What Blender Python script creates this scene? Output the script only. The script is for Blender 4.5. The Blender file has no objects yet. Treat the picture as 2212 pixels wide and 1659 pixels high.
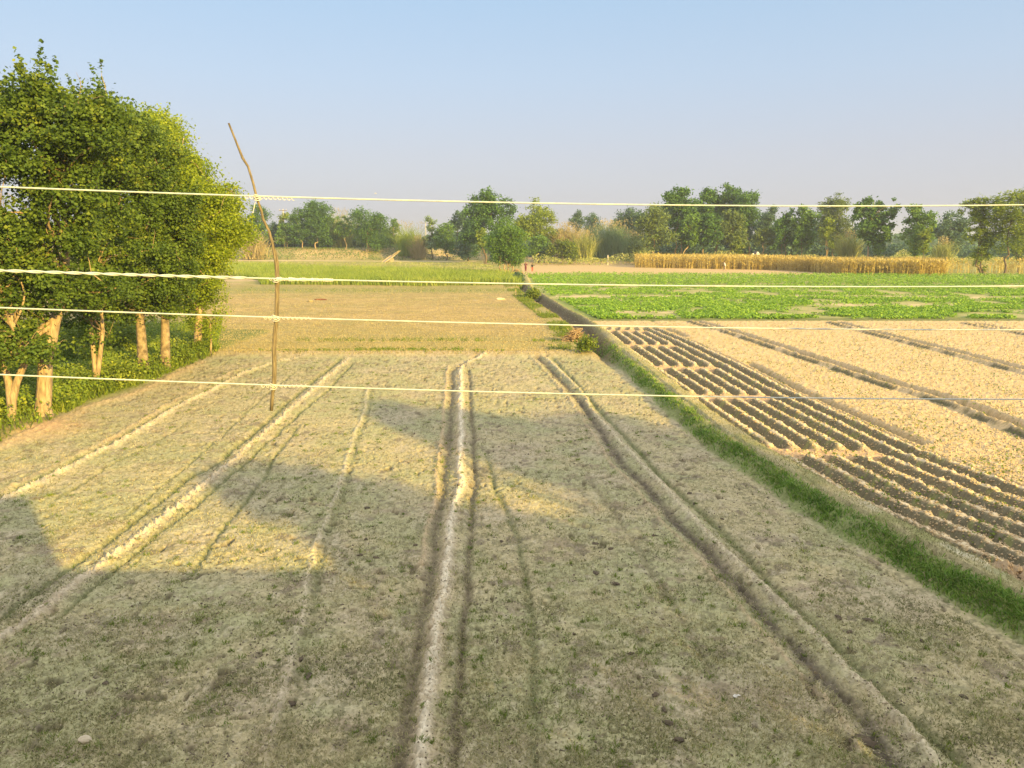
import bpy, math, numpy as np
from mathutils import Vector
R = math.radians
scene = bpy.context.scene
COL = scene.collection

# ------------------------------------------------------------------ camera
H = 5.7
PITCH = 10.9
F = 1640.0
cam_d = bpy.data.cameras.new("camera")
cam_d.sensor_width = 36
cam_d.lens = 36 * F / 2212
cam_d.clip_start = 0.05
cam_d.clip_end = 9000
cam = bpy.data.objects.new("camera", cam_d)
cam.location = (0, 0, H)
cam.rotation_euler = (R(90 - PITCH), 0, 0)
COL.objects.link(cam)
scene.camera = cam

# ------------------------------------------------------------------ light
SUN_EL = 17.0
SUN_DIR = np.array([0.616, -0.788])          # horizontal direction towards the sun
SUN_AZ = math.degrees(math.atan2(SUN_DIR[0], SUN_DIR[1]))
world = bpy.data.worlds.new("World")
scene.world = world
world.use_nodes = True
nt = world.node_tree
nt.nodes.clear()
wo = nt.nodes.new("ShaderNodeOutputWorld")
bg = nt.nodes.new("ShaderNodeBackground")
bg.inputs["Strength"].default_value = 0.15
sky = nt.nodes.new("ShaderNodeTexSky")
sky.sky_type = 'NISHITA'
sky.sun_disc = False
sky.sun_elevation = R(SUN_EL)
sky.sun_rotation = R(SUN_AZ)
sky.air_density = 1.0
sky.dust_density = 2.5
sky.ozone_density = 1.5
# evening haze: the sky pales to a greyish lavender near the horizon
tc = nt.nodes.new("ShaderNodeTexCoord")
sep = nt.nodes.new("ShaderNodeSeparateXYZ")
nt.links.new(tc.outputs["Generated"], sep.inputs[0])
ramp = nt.nodes.new("ShaderNodeValToRGB")
e = ramp.color_ramp
e.elements[0].position = 0.0
e.elements[0].color = (2.12, 2.07, 2.25, 1)
e.elements[1].position = 1.0
e.elements[1].color = (4.5, 4.4, 4.1, 1)
for pos, c in ((0.10, (2.0, 2.06, 2.38)), (0.19, (1.76, 2.14, 2.68)), (0.28, (1.48, 2.06, 2.75)), (0.42, (4.3, 4.25, 4.0))):  # upper stops brightened and warmed above the view as added fill light
    k = e.elements.new(pos)
    k.color = (*c, 1)
nt.links.new(sep.outputs["Z"], ramp.inputs[0])
mix = nt.nodes.new("ShaderNodeMixRGB")
mix.inputs[0].default_value = 0.88
nt.links.new(sky.outputs[0], mix.inputs[1])
nt.links.new(ramp.outputs[0], mix.inputs[2])
nt.links.new(mix.outputs[0], bg.inputs["Color"])
nt.links.new(bg.outputs[0], wo.inputs["Surface"])

sd = bpy.data.lights.new("sun", 'SUN')
sd.energy = 5.0
sd.angle = R(0.6)
sd.color = (1.0, 0.70, 0.17)
sun = bpy.data.objects.new("sun", sd)
ce = math.cos(R(SUN_EL))
tosun = Vector((SUN_DIR[0] * ce, SUN_DIR[1] * ce, math.sin(R(SUN_EL)))).normalized()
sun.rotation_euler = tosun.to_track_quat('Z', 'Y').to_euler()
sun.location = (60, -80, 60)
COL.objects.link(sun)

vs = scene.view_settings
vs.view_transform = 'Standard'
vs.look = 'None'
vs.gamma = 1
vs.exposure = 1.0
scene.cycles.max_bounces = 6
scene.cycles.transparent_max_bounces = 4
scene.cycles.volume_bounces = 0

# ------------------------------------------------------------------ helpers
cp, sp_ = math.cos(R(PITCH)), math.sin(R(PITCH))
rng = np.random.default_rng(7)

def P(vx, vy, Y):
    """world point at forward distance Y that a reading (vx, vy) of the survey sheet meets"""
    a = (vx - 1106) / F
    b = -(vy - 829.5) / F
    dy = cp + b * sp_
    dz = -sp_ + b * cp
    t = Y / dy
    return np.array([a * t, Y, H + dz * t])

def G(vx, vy, z=0.0):
    a = (vx - 1106) / F
    b = -(vy - 829.5) / F
    dy = cp + b * sp_
    dz = -sp_ + b * cp
    t = (z - H) / dz
    return np.array([a * t, dy * t, z])

def toV(X, Y, z=0.0):
    dz = z - H
    cd = Y * cp - dz * sp_
    cd = np.where(cd < 0.05, 0.05, cd)
    up = Y * sp_ + dz * cp
    return 1106 + F * X / cd, 829.5 - F * up / cd

def _hash(ix, iy, seed):
    h = (ix.astype(np.int64) * 374761393 + iy.astype(np.int64) * 668265263 + seed * 982451653) & 0xffffffff
    h = ((h ^ (h >> 13)) * 1274126177) & 0xffffffff
    return ((h ^ (h >> 16)) & 0xffff) / 65535.0

def vnoise(x, y, seed=0):
    x0 = np.floor(x); y0 = np.floor(y)
    fx = x - x0; fy = y - y0
    fx = fx * fx * (3 - 2 * fx); fy = fy * fy * (3 - 2 * fy)
    a = _hash(x0, y0, seed); b = _hash(x0 + 1, y0, seed)
    c = _hash(x0, y0 + 1, seed); d = _hash(x0 + 1, y0 + 1, seed)
    return (a * (1 - fx) + b * fx) * (1 - fy) + (c * (1 - fx) + d * fx) * fy

def fbm(x, y, seed=0, oct=3):
    s = 0; a = 0.5; t = 0
    for i in range(oct):
        s = s + a * vnoise(x * 2 ** i, y * 2 ** i, seed + i * 17)
        t += a; a *= 0.5
    return s / t

def sstep(a, b, x):
    t = np.clip((x - a) / (b - a), 0, 1)
    return t * t * (3 - 2 * t)

def inpoly(px, py, poly):
    poly = np.asarray(poly, float)
    ins = np.zeros(px.shape, bool)
    n = len(poly)
    j = n - 1
    for i in range(n):
        xi, yi = poly[i]; xj, yj = poly[j]
        if yi != yj:
            c = ((yi > py) != (yj > py)) & (px < (xj - xi) * (py - yi) / (yj - yi) + xi)
            ins ^= c
        j = i
    return ins

def make_mesh(name, verts, faces):
    verts = np.ascontiguousarray(verts, np.float32)
    faces = np.ascontiguousarray(faces, np.int32)
    me = bpy.data.meshes.new(name)
    n, k = faces.shape
    me.vertices.add(len(verts)); me.vertices.foreach_set("co", verts.ravel())
    me.loops.add(n * k); me.loops.foreach_set("vertex_index", faces.ravel())
    me.polygons.add(n); me.polygons.foreach_set("loop_start", np.arange(0, n * k, k, dtype=np.int32))
    me.update(calc_edges=True)
    return me

def link(name, me, mat, parent=None, smooth=False):
    o = bpy.data.objects.new(name, me)
    if mat is not None and not me.materials:
        me.materials.append(mat)
    COL.objects.link(o)
    if parent is not None:
        o.parent = parent
        o.location = -Vector(parent.location) if me.get("world_space") else (0, 0, 0)
    if smooth:
        me.polygons.foreach_set("use_smooth", np.ones(len(me.polygons), bool))
    return o

def worldpart(name, me, mat, parent, smooth=False):
    """a mesh given in world coordinates, parented to a thing whose origin is at its base"""
    o = bpy.data.objects.new(name, me)
    me.materials.append(mat)
    COL.objects.link(o)
    loc = np.array(parent.location, np.float32)
    co = np.empty(len(me.vertices) * 3, np.float32)
    me.vertices.foreach_get("co", co)
    co = (co.reshape(-1, 3) - loc).ravel()
    me.vertices.foreach_set("co", co)
    me.update()
    o.parent = parent
    if smooth:
        me.polygons.foreach_set("use_smooth", np.ones(len(me.polygons), bool))
    return o

def tag(o, label=None, cat=None, group=None, kind=None):
    if label: o["label"] = label
    if cat: o["category"] = cat
    if group: o["group"] = group
    if kind: o["kind"] = kind
    return o

def thing(name, loc, label, cat, group=None):
    o = bpy.data.objects.new(name, None)
    o.empty_display_size = 0.3
    o.location = [float(c) for c in loc]
    COL.objects.link(o)
    return tag(o, label, cat, group)

def tube(path, radii, sides=7, cap=True):
    path = np.asarray(path, float); n = len(path)
    radii = np.broadcast_to(np.asarray(radii, float), (n,))
    tan = np.gradient(path, axis=0)
    tan /= np.linalg.norm(tan, axis=1)[:, None] + 1e-9
    up = np.array([0, 0, 1.0]) if abs(tan[0][2]) < 0.9 else np.array([0, 1.0, 0])
    V = []
    for i in range(n):
        a = np.cross(tan[i], up); a /= np.linalg.norm(a) + 1e-9
        b = np.cross(a, tan[i])
        up = b
        th = np.arange(sides) * 2 * math.pi / sides
        V.append(path[i] + radii[i] * (np.cos(th)[:, None] * a + np.sin(th)[:, None] * b))
    V = np.concatenate(V)
    Fc = []
    for i in range(n - 1):
        for s in range(sides):
            s2 = (s + 1) % sides
            Fc.append((i * sides + s, i * sides + s2, (i + 1) * sides + s2, (i + 1) * sides + s))
    if cap:
        for base, p in ((0, path[0]), ((n - 1) * sides, path[-1])):
            ci = len(V); V = np.vstack([V, p])
            for s in range(sides):
                Fc.append((base + s, base + (s + 1) % sides, ci, ci))
    return V, np.array(Fc)

class MB:
    """collects quads (tri = repeated last index) of one mesh"""
    def __init__(s): s.v = []; s.f = []; s.n = 0
    def add(s, V, Fc):
        V = np.asarray(V, float)
        s.v.append(V); s.f.append(np.asarray(Fc) + s.n); s.n += len(V)
        return s
    def tube(s, *a, **k): return s.add(*tube(*a, **k))
    def box(s, c, size, rot=None):
        x, y, z = np.asarray(size) / 2
        V = np.array([[-x, -y, -z], [x, -y, -z], [x, y, -z], [-x, y, -z], [-x, -y, z], [x, -y, z], [x, y, z], [-x, y, z]])
        if rot is not None: V = V @ np.asarray(rot).T
        return s.add(V + np.asarray(c), [[0, 3, 2, 1], [4, 5, 6, 7], [0, 1, 5, 4], [1, 2, 6, 5], [2, 3, 7, 6], [3, 0, 4, 7]])
    def mesh(s, name):
        V = np.concatenate(s.v); Fc = np.concatenate(s.f)
        tri = Fc[:, 2] == Fc[:, 3]
        me = bpy.data.meshes.new(name)
        me.from_pydata(V.tolist(), [], [tuple(f[:3]) if t else tuple(f) for f, t in zip(Fc.tolist(), tri)])
        me.update()
        return me

# ------------------------------------------------------------------ materials
def mat_new(name):
    m = bpy.data.materials.new(name)
    m.use_nodes = True
    nt = m.node_tree
    return m, nt, nt.nodes["Principled BSDF"]

def N(nt, typ, **kw):
    n = nt.nodes.new(typ)
    for k, v in kw.items(): setattr(n, k, v)
    return n

def leaf_mat(name, cols, trans=0.35, clump=0.6, rough=0.6, vary=0.35):
    """cols: 3-4 base colours picked at random per leaf; slow noise shifts whole clumps"""
    m, nt, b = mat_new(name)
    geo = N(nt, "ShaderNodeNewGeometry")
    rp = N(nt, "ShaderNodeValToRGB")
    el = rp.color_ramp
    el.elements[0].color = (*cols[0], 1)
    el.elements[1].color = (*cols[-1], 1)
    for i, c in enumerate(cols[1:-1]):
        k = el.elements.new((i + 1) / (len(cols) - 1)); k.color = (*c, 1)
    tcn = N(nt, "ShaderNodeTexCoord")
    no = N(nt, "ShaderNodeTexNoise")
    no.inputs["Scale"].default_value = clump
    no.inputs["Detail"].default_value = 2
    nt.links.new(tcn.outputs["Object"], no.inputs["Vector"])
    mr = N(nt, "ShaderNodeMapRange")
    mr.inputs[1].default_value = 0.3; mr.inputs[2].default_value = 0.7
    mr.inputs[3].default_value = 0.0; mr.inputs[4].default_value = 1.0
    nt.links.new(no.outputs[0], mr.inputs[0])
    mx = N(nt, "ShaderNodeMix"); mx.data_type = 'FLOAT'
    mx.inputs[0].default_value = vary
    nt.links.new(geo.outputs["Random Per Island"], mx.inputs[2])
    nt.links.new(mr.outputs[0], mx.inputs[3])
    nt.links.new(mx.outputs[0], rp.inputs[0])
    nt.links.new(rp.outputs[0], b.inputs["Base Color"])
    b.inputs["Roughness"].default_value = rough
    b.inputs["Specular IOR Level"].default_value = 0.3
    out = nt.nodes["Material Output"]
    tr = N(nt, "ShaderNodeBsdfTranslucent")
    nt.links.new(rp.outputs[0], tr.inputs["Color"])
    ms = N(nt, "ShaderNodeMixShader")
    ms.inputs[0].default_value = trans
    nt.links.new(b.outputs[0], ms.inputs[1])
    nt.links.new(tr.outputs[0], ms.inputs[2])
    nt.links.new(ms.outputs[0], out.inputs["Surface"])
    return m

def plain(name, c1, c2=None, scale=5, rough=0.8, bump=0.0, stretch=(1, 1, 1), detail=4):
    m, nt, b = mat_new(name)
    if c2 is None: c2 = c1
    tcn = N(nt, "ShaderNodeTexCoord")
    mp = N(nt, "ShaderNodeMapping"); mp.inputs["Scale"].default_value = stretch
    nt.links.new(tcn.outputs["Object"], mp.inputs[0])
    no = N(nt, "ShaderNodeTexNoise")
    no.inputs["Scale"].default_value = scale; no.inputs["Detail"].default_value = detail
    nt.links.new(mp.outputs[0], no.inputs["Vector"])
    mr = N(nt, "ShaderNodeMapRange")
    mr.inputs[1].default_value = 0.35; mr.inputs[2].default_value = 0.65
    nt.links.new(no.outputs[0], mr.inputs[0])
    mx = N(nt, "ShaderNodeMixRGB")
    mx.inputs[1].default_value = (*c1, 1); mx.inputs[2].default_value = (*c2, 1)
    nt.links.new(mr.outputs[0], mx.inputs[0])
    nt.links.new(mx.outputs[0], b.inputs["Base Color"])
    b.inputs["Roughness"].default_value = rough
    b.inputs["Specular IOR Level"].default_value = 0.25
    if bump:
        bp = N(nt, "ShaderNodeBump"); bp.inputs["Strength"].default_value = bump
        bp.inputs["Distance"].default_value = 0.03
        nt.links.new(no.outputs[0], bp.inputs["Height"])
        nt.links.new(bp.outputs[0], b.inputs["Normal"])
    return m

# ------------------------------------------------------------------ the map of the fields (survey readings -> ground)
def line(pts, z=0.0):
    """polyline across the fields, sorted by forward distance: returns (Y, X) arrays"""
    g = np.array([G(x, y, z)[:2] for x, y in pts])
    o = np.argsort(g[:, 1])
    return g[o, 1], g[o, 0]

def lat(X, Y, L):
    """signed sideways distance of points from a line, and a mask of where the line runs"""
    yy, xx = L
    xi = np.interp(Y, yy, xx)
    sl = np.interp(Y, (yy[1:] + yy[:-1]) / 2, np.diff(xx) / np.diff(yy))
    return (X - xi) / np.sqrt(1 + sl * sl), sstep(yy[0] - 0.3, yy[0] + 0.3, Y) * (1 - sstep(yy[-1] - 0.5, yy[-1] + 0.5, Y))

LEVEE = line([(1140, 619), (1180, 643), (1215, 664), (1250, 682), (1280, 702), (1305, 722), (1340, 752), (1390, 792), (1440, 832),
              (1505, 885), (1585, 945), (1700, 1013), (1790, 1067), (1880, 1115), (1980, 1167), (2080, 1220), (2175, 1272), (2260, 1318), (2540, 1475), (2840, 1650)], 0.32)
DITCH = line([(1122, 615), (1161, 643), (1196, 664), (1226, 682), (1255, 702), (1273, 722), (1290, 747), (1318, 778), (1372, 825), (1430, 872)])
R1 = line([(0, 1085), (75, 1050), (286, 941), (382, 881), (464, 840), (518, 810), (588, 784), (662, 769)])
R1B = line([(0, 1065), (160, 985), (262, 935), (360, 875), (440, 832), (500, 803), (560, 783)])
R1C = line([(120, 1080), (230, 1008), (330, 960), (420, 905)])
EDGE = line([(-300, 1080), (0, 968), (100, 930), (190, 880), (300, 848), (400, 800), (440, 780)])
R2 = line([(-400, 1640), (0, 1385), (100, 1315), (200, 1236), (330, 1140), (440, 1050), (495, 1003), (588, 921), (670, 847), (755, 773)])
R2L = line([(-100, 1400), (60, 1290), (150, 1225), (300, 1115), (420, 1025), (480, 990), (575, 910), (650, 845), (738, 773)])
R2R = line([(120, 1335), (240, 1240), (330, 1165), (439, 1078), (550, 981), (643, 895), (707, 843), (762, 784)])
R2T = line([(415, 1235), (454, 1178), (513, 1104), (573, 1029), (595, 981), (647, 918)])
R2O = line([(270, 1120), (330, 1065), (400, 1010), (470, 950), (560, 865), (640, 800)])
R3 = line([(560, 1640), (610, 1500), (650, 1340), (677, 1193), (699, 1141), (729, 1066), (744, 1011), (762, 951), (788, 884), (796, 836)])
R4 = line([(890, 1760), (905, 1659), (920, 1550), (940, 1400), (967, 1234), (974, 1160), (982, 1096), (997, 1048), (995, 996), (997, 936), (995, 843), (997, 788), (1053, 765)])
R4L = line([(850, 1760), (870, 1600), (900, 1400), (938, 1197), (948, 1110), (960, 1040), (972, 940), (975, 870), (976, 800), (1030, 769)])
R4R = line([(975, 1760), (980, 1659), (990, 1500), (1003, 1350), (1014, 1215), (1019, 1122), (1025, 1048), (1023, 936), (1016, 873), (1014, 799)])
R4E = line([(905, 1230), (925, 1150), (943, 1063), (945, 1011), (956, 936), (963, 843), (968, 790)])
R5 = line([(2200, 1830), (2029, 1655), (1956, 1571), (1880, 1495), (1830, 1453), (1773, 1385), (1675, 1298), (1570, 1200), (1480, 1103), (1389, 1008), (1334, 949), (1275, 885), (1262, 851), (1179, 773)])
R5L = line([(2080, 1780), (1940, 1659), (1850, 1530), (1760, 1440), (1680, 1360), (1616, 1285), (1570, 1240), (1516, 1176), (1461, 1126), (1402, 1054), (1343, 999), (1298, 931), (1252, 867), (1239, 851), (1201, 810), (1160, 769)])
R5R = line([(2170, 1735), (2068, 1635), (1942, 1528), (1872, 1458), (1787, 1374), (1731, 1321), (1661, 1258), (1593, 1180), (1525, 1113), (1434, 1035), (1366, 958), (1290, 880), (1239, 821), (1194, 773)])
R6 = line([(1165, 1700), (1155, 1480), (1150, 1350), (1131, 1226), (1120, 1167), (1090, 1093), (1067, 1048), (1055, 990)])
R7 = line([(1560, 1500), (1480, 1340), (1400, 1220), (1330, 1110), (1270, 1030)])
def Z81(pts, z=0.0): return line([(1206.9 + x * .4544, 658.3 + y * .4544) for x, y in pts], z)
PL = Z81([(200, 108), (330, 215), (500, 335), (700, 470), (1080, 735), (1400, 935), (2100, 1250), (2600, 1480), (3300, 1800)])
PR = Z81([(440, 105), (620, 180), (870, 300), (1060, 405), (1350, 540), (1690, 700), (2212, 900), (3000, 1200), (3900, 1550)])
FA1 = Z81([(650, 84), (800, 125), (1000, 190), (1300, 290), (1600, 390), (1880, 470), (2212, 600), (2700, 790)])
FA2 = Z81([(1320, 88), (1440, 122), (1850, 225), (2212, 320), (2700, 450)])
FA3 = Z81([(1960, 92), (2212, 140), (2700, 225)])

def bp(d, w): return np.exp(-(d / w) ** 2)

def fields(X, Y):
    """height and base colour (the soil's and turf's own) at ground points"""
    vx, vy = toV(X, Y)
    vy = np.where(Y < 0.5, 3000, vy)
    n_lo = fbm(X * 0.35, Y * 0.35, 3)
    n_md = fbm(X * 1.3, Y * 1.3, 11)
    n_hi = fbm(X * 6, Y * 6, 23, 3)
    n_vh = vnoise(X * 22, Y * 22, 51)
    n_far = fbm(X * 0.08, Y * 0.05, 41)
    dl, _ = lat(X, Y, LEVEE)
    dl = np.where(Y > 118, dl + (Y - 118) * 0.0, dl)
    right = dl > 0
    h = np.zeros_like(X)
    col = np.zeros(X.shape + (3,))
    grass = np.zeros_like(X)

    def setc(mask, c, k=1.0):
        m = (mask * k)[..., None]
        col[:] = col * (1 - m) + np.array(c) * m

    # ---- near wheat field
    setc(np.ones_like(X), (0.45, 0.39, 0.24))
    setc(sstep(.40, .62, n_md * .55 + n_lo * .45), (0.37, 0.365, 0.205), .85)
    setc(sstep(.52, .7, fbm(X * .8 + 9, Y * .8, 77)), (0.45, 0.375, 0.285), .5)
    setc(sstep(.52, .66, fbm(X * 11, Y * 11, 24)), (0.22, 0.205, 0.12), .7)
    setc(sstep(.66, .80, fbm(X * 3.1, Y * 3.1, 99)), (0.20, 0.165, 0.12), .75)
    setc(sstep(.60, .72, fbm(X * 1.1 + 5, Y * 2.1, 98)) * sstep(.4, .6, n_hi), (0.30, 0.24, 0.17), .6)
    setc(sstep(.62, .8, fbm(X * 9.1, Y * 5.1, 199)), (0.52, 0.46, 0.34), .45)
    grass += .5
    mf = (~right) & (vy > 764)
    rough = 0.04 * (n_hi - .5) + 0.03 * (n_md - .5) + 0.02 * (n_vh - .5)
    hoof = np.clip(sstep(.80, .9, vnoise(X * 5.2, Y * 5.2, 301)) * sstep(.48, .58, fbm(X * .5, Y * .5, 88)) + sstep(.82, .92, vnoise(X * 9.5, Y * 8, 302)) * sstep(.45, .6, fbm(X * .7, Y * .7, 89)), 0, 1)
    h += np.where(mf, rough - 0.06 * hoof, 0)
    setc(np.where(mf, hoof, 0), (0.11, 0.09, 0.06), .7)
    n_md2 = fbm(X * 2.6, Y * 2.6, 313)
    wob = (n_md - .5) * 0.20 + (n_hi - .5) * .10
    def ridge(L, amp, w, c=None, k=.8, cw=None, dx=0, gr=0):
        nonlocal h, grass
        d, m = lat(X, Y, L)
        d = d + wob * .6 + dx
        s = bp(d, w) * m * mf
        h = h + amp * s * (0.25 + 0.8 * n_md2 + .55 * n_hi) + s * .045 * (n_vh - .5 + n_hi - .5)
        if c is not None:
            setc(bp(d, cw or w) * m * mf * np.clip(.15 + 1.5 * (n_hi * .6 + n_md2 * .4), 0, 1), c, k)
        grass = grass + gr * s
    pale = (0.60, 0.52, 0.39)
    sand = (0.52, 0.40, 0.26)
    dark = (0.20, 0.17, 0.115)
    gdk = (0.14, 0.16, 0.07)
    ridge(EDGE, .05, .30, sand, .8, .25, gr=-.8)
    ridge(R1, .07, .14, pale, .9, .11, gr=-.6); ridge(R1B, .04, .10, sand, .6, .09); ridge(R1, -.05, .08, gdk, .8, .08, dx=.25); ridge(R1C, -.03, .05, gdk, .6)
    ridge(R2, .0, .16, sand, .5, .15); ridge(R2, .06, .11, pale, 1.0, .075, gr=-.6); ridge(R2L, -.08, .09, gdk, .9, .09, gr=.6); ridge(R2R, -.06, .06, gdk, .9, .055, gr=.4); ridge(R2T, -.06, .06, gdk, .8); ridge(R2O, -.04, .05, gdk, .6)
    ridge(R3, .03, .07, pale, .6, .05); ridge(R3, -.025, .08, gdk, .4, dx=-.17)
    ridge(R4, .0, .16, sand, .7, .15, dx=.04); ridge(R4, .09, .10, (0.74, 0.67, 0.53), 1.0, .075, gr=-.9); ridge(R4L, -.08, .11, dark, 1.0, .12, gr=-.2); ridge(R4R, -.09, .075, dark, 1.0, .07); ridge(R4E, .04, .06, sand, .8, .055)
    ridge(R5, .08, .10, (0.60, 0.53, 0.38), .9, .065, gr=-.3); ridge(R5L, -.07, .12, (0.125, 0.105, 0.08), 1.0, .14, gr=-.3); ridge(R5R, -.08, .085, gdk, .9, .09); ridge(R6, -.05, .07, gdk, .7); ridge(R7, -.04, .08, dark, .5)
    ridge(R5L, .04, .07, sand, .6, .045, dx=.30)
    # bund of the field's far end
    far_b = (~right) * bp(vy - 764, 5) * (vx > 330)
    h += 0.14 * far_b
    setc(far_b * (0.5 + n_md * .5), (0.50, 0.38, 0.23), .8)

    # ---- fallow field in the middle
    mm = (~right) & (vy <= 764)
    st = fbm(X * .12, Y * .5, 5)
    c_mid = (0.42, 0.315, 0.155)
    setc(mm * 1.0, c_mid)
    setc(mm * sstep(.4, .68, st), (0.29, 0.26, 0.105), .8)
    setc(mm * sstep(.52, .66, fbm(X * .5, Y * 1.6, 27)), (0.31, 0.245, 0.12), .6)
    setc(mm * sstep(.55, .75, fbm(X * .9, Y * .9, 15)), (0.49, 0.38, 0.20), .5)
    setc(mm * sstep(.55, .68, fbm(X * 2.2, Y * 3.5, 25)), (0.27, 0.21, 0.10), .6)
    gb = mm * (bp(vy - 757, 5) * sstep(.35, .6, fbm(X * .25, Y * .1, 61)) + .8 * bp(vy - 735, 5) * sstep(.4, .6, fbm(X * .2, Y * .1, 62)) + bp(vy - 627, 7) * .8)
    setc(np.clip(gb, 0, 1), (0.21, 0.24, 0.08), .8)
    setc(mm * sstep(690, 745, vy) , (0.36, 0.315, 0.14), .5)
    h += mm * (0.05 * (n_hi - .5) + 0.12 * bp(vy - 744, 4) + .2 * bp(vy - 619, 3))
    setc(mm * bp(vy - 606, 7) * (vx < 560), (0.50, 0.38, 0.25), .8)
    # strip and bank up to the cart road
    ms = (~right) & (vy < 617)
    setc(ms * 1.0 * (vx > 560), (0.30, 0.30, 0.11))
    setc(ms * sstep(595, 575, vy), (0.31, 0.285, 0.10))
    setc(ms * sstep(.5, .64, fbm(X * .25, Y * .25, 57)), (0.24, 0.25, 0.075), .7)
    setc(ms * sstep(.58, .7, fbm(X * .5, Y * .4, 58)), (0.46, 0.37, 0.18), .6)
    road = (~right) * bp(Y - 193 + (vx - 700) * .012, 2.2) * (vx < 1030)
    setc(road, (0.66, 0.53, 0.36), .95)

    # ---- ditch and levee
    nlev = sstep(120, 112, Y)
    dd, md = lat(X, Y, DITCH)
    dd = dd + wob * 1.2
    md = md * sstep(31, 43, Y)
    
    setc(bp(dd + 1.5, .8) * md * (vy > 640), (0.27, 0.27, 0.11), .7)
    dlw = dl + wob * 1.5
    prof = sstep(-.75, -.12, dlw) * (1 - sstep(.32, .72, dlw))
    h += .32 * prof * nlev * (0.85 + .3 * n_md)
    h += np.where(right, .06, 0) * nlev
    setc(sstep(-.85, -.6, dlw) * (1 - sstep(-.2, .05, dlw)) * nlev * (1 - md * sstep(34, 40, Y)), (0.20, 0.24, 0.085), .8)
    setc(sstep(-.15, .05, dlw) * (1 - sstep(.55, .68, dlw)) * nlev, (0.44, 0.385, 0.22), .95)
    setc(sstep(.1, .2, dlw) * (1 - sstep(.4, .5, dlw)) * nlev * sstep(1000, 1180, vy) * sstep(.4, .6, fbm(X, Y, 71)), (0.66, 0.60, 0.47), .9)
    setc(sstep(-.1, .1, dlw) * (1 - sstep(.4, .8, dlw)) * nlev * sstep(.45, .65, n_md), (0.25, 0.27, 0.10), .7)

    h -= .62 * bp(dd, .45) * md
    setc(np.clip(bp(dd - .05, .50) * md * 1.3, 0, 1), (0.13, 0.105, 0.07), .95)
    # ---- ridged vegetable beds on the right
    mp = right & (vy > 693) & (dl > .6)
    xl = np.interp(Y, *PL); xr = np.interp(Y, *PR)
    t = (X - xl) / (xr - xl) * 6
    ph = np.abs(t - np.round(t))
    orange = (0.50, 0.375, 0.235)
    setc(mp * 1.0, (0.56, 0.42, 0.235))
    clod = fbm(X * 7, Y * 7, 33, 2)
    clod2 = vnoise(X * 13, Y * 13, 35)
    setc(mp * sstep(.5, .75, clod), (0.60, 0.47, 0.31), .7)
    setc(mp * sstep(.60, .72, fbm(X * 4, Y * 7, 36)), (0.36, 0.29, 0.13), .75)
    hb = np.zeros_like(X)
    hb += 0.05 * (clod - .5) + 0.03 * (clod2 - .5)
    vb = vy + (vx - 1500) * 0.012
    bund = np.zeros_like(X)
    vb2 = vy - (vx - 1700) * 0.022
    for c_, w_ in ((724, 1.8), (755, 2.1), (801.5, 3.0), (863, 4.6), (980, 7.5), (1235, 9)):
        bund = np.maximum(bund, 1 - sstep(w_ * .8, w_ * 1.7, np.abs(vb2 - c_ + 1)))
    bund = bund * (1 - sstep(4.3, 4.7, t))
    inb = sstep(-.62, -.5, t) * (1 - sstep(6.3, 6.6, t)) * sstep(708, 712, vy)
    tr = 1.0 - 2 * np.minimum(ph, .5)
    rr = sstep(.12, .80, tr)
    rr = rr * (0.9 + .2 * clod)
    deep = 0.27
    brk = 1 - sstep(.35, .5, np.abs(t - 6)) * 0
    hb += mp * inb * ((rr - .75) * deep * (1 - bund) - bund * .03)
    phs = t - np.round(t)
    setc(mp * inb * (1 - bund) * np.clip(sstep(-.06, -.14, phs) + sstep(.40, .46, phs), 0, 1), (0.15, 0.14, 0.095), .95)  # shade painted into the colour of each ridge's left face
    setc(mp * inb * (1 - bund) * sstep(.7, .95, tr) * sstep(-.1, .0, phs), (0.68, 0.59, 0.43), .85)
    setc(mp * inb * (1 - bund) * sstep(.62, .76, fbm(X * 5, Y * 5, 37)), (0.25, 0.27, 0.10), .6)
    setc(mp * bund * 1.0, (0.56, 0.37, 0.215), .85)
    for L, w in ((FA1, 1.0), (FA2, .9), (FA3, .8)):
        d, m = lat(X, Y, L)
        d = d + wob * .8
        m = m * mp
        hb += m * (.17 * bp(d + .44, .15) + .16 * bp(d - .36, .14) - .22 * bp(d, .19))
        setc(m * np.clip(1.6 * bp(d + .05, .17), 0, 1), (0.10, 0.09, 0.06), 1.0)  # shaded inside of the channel, darkened in the colour
        setc(m * np.clip(1.5 * bp(d + .64, .11), 0, 1) * sstep(.35, .5, n_md), (0.11, 0.105, 0.06), .95)  # shadow side of the left bund, painted dark as well
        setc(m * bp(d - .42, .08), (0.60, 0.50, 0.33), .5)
    # broken furrow just outside the beds
    d7 = (t - 7.1)
    seg = sstep(.34, .44, vnoise(Y * .22, Y * 0 + 3, 90))
    hb -= mp * .28 * bp(d7, .26) * seg
    setc(mp * bp(d7 + .05, .27) * seg, (0.13, 0.125, 0.07), .95)  # furrow's shade deepened by a dark colour
    h = np.where(mp, h + hb, h)
    # heap of earth at the near end
    # ---- green crop beds
    mg = right & (vy <= 695) & (vy > 592) & (dl > .6)
    setc(mg * 1.0, (0.25, 0.29, 0.10))
    setc(mg * sstep(.58, .72, fbm(X * .35, Y * .3, 66)), (0.46, 0.39, 0.22), .55)
    for c_, x0, x1 in ((640, 1200, 1480), (641, 1700, 2250), (659, 1760, 2080), (675, 1330, 1500)):
        vv = vy + (vx - x0) * -0.008
        setc(mg * bp(vv - c_, 2.6) * ((vx > x0) & (vx < x1)) * sstep(.3, .5, n_md), (0.60, 0.48, 0.31), .9)
    setc(mg * sstep(686, 691, vy), (0.16, 0.17, 0.07), .8)
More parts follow.
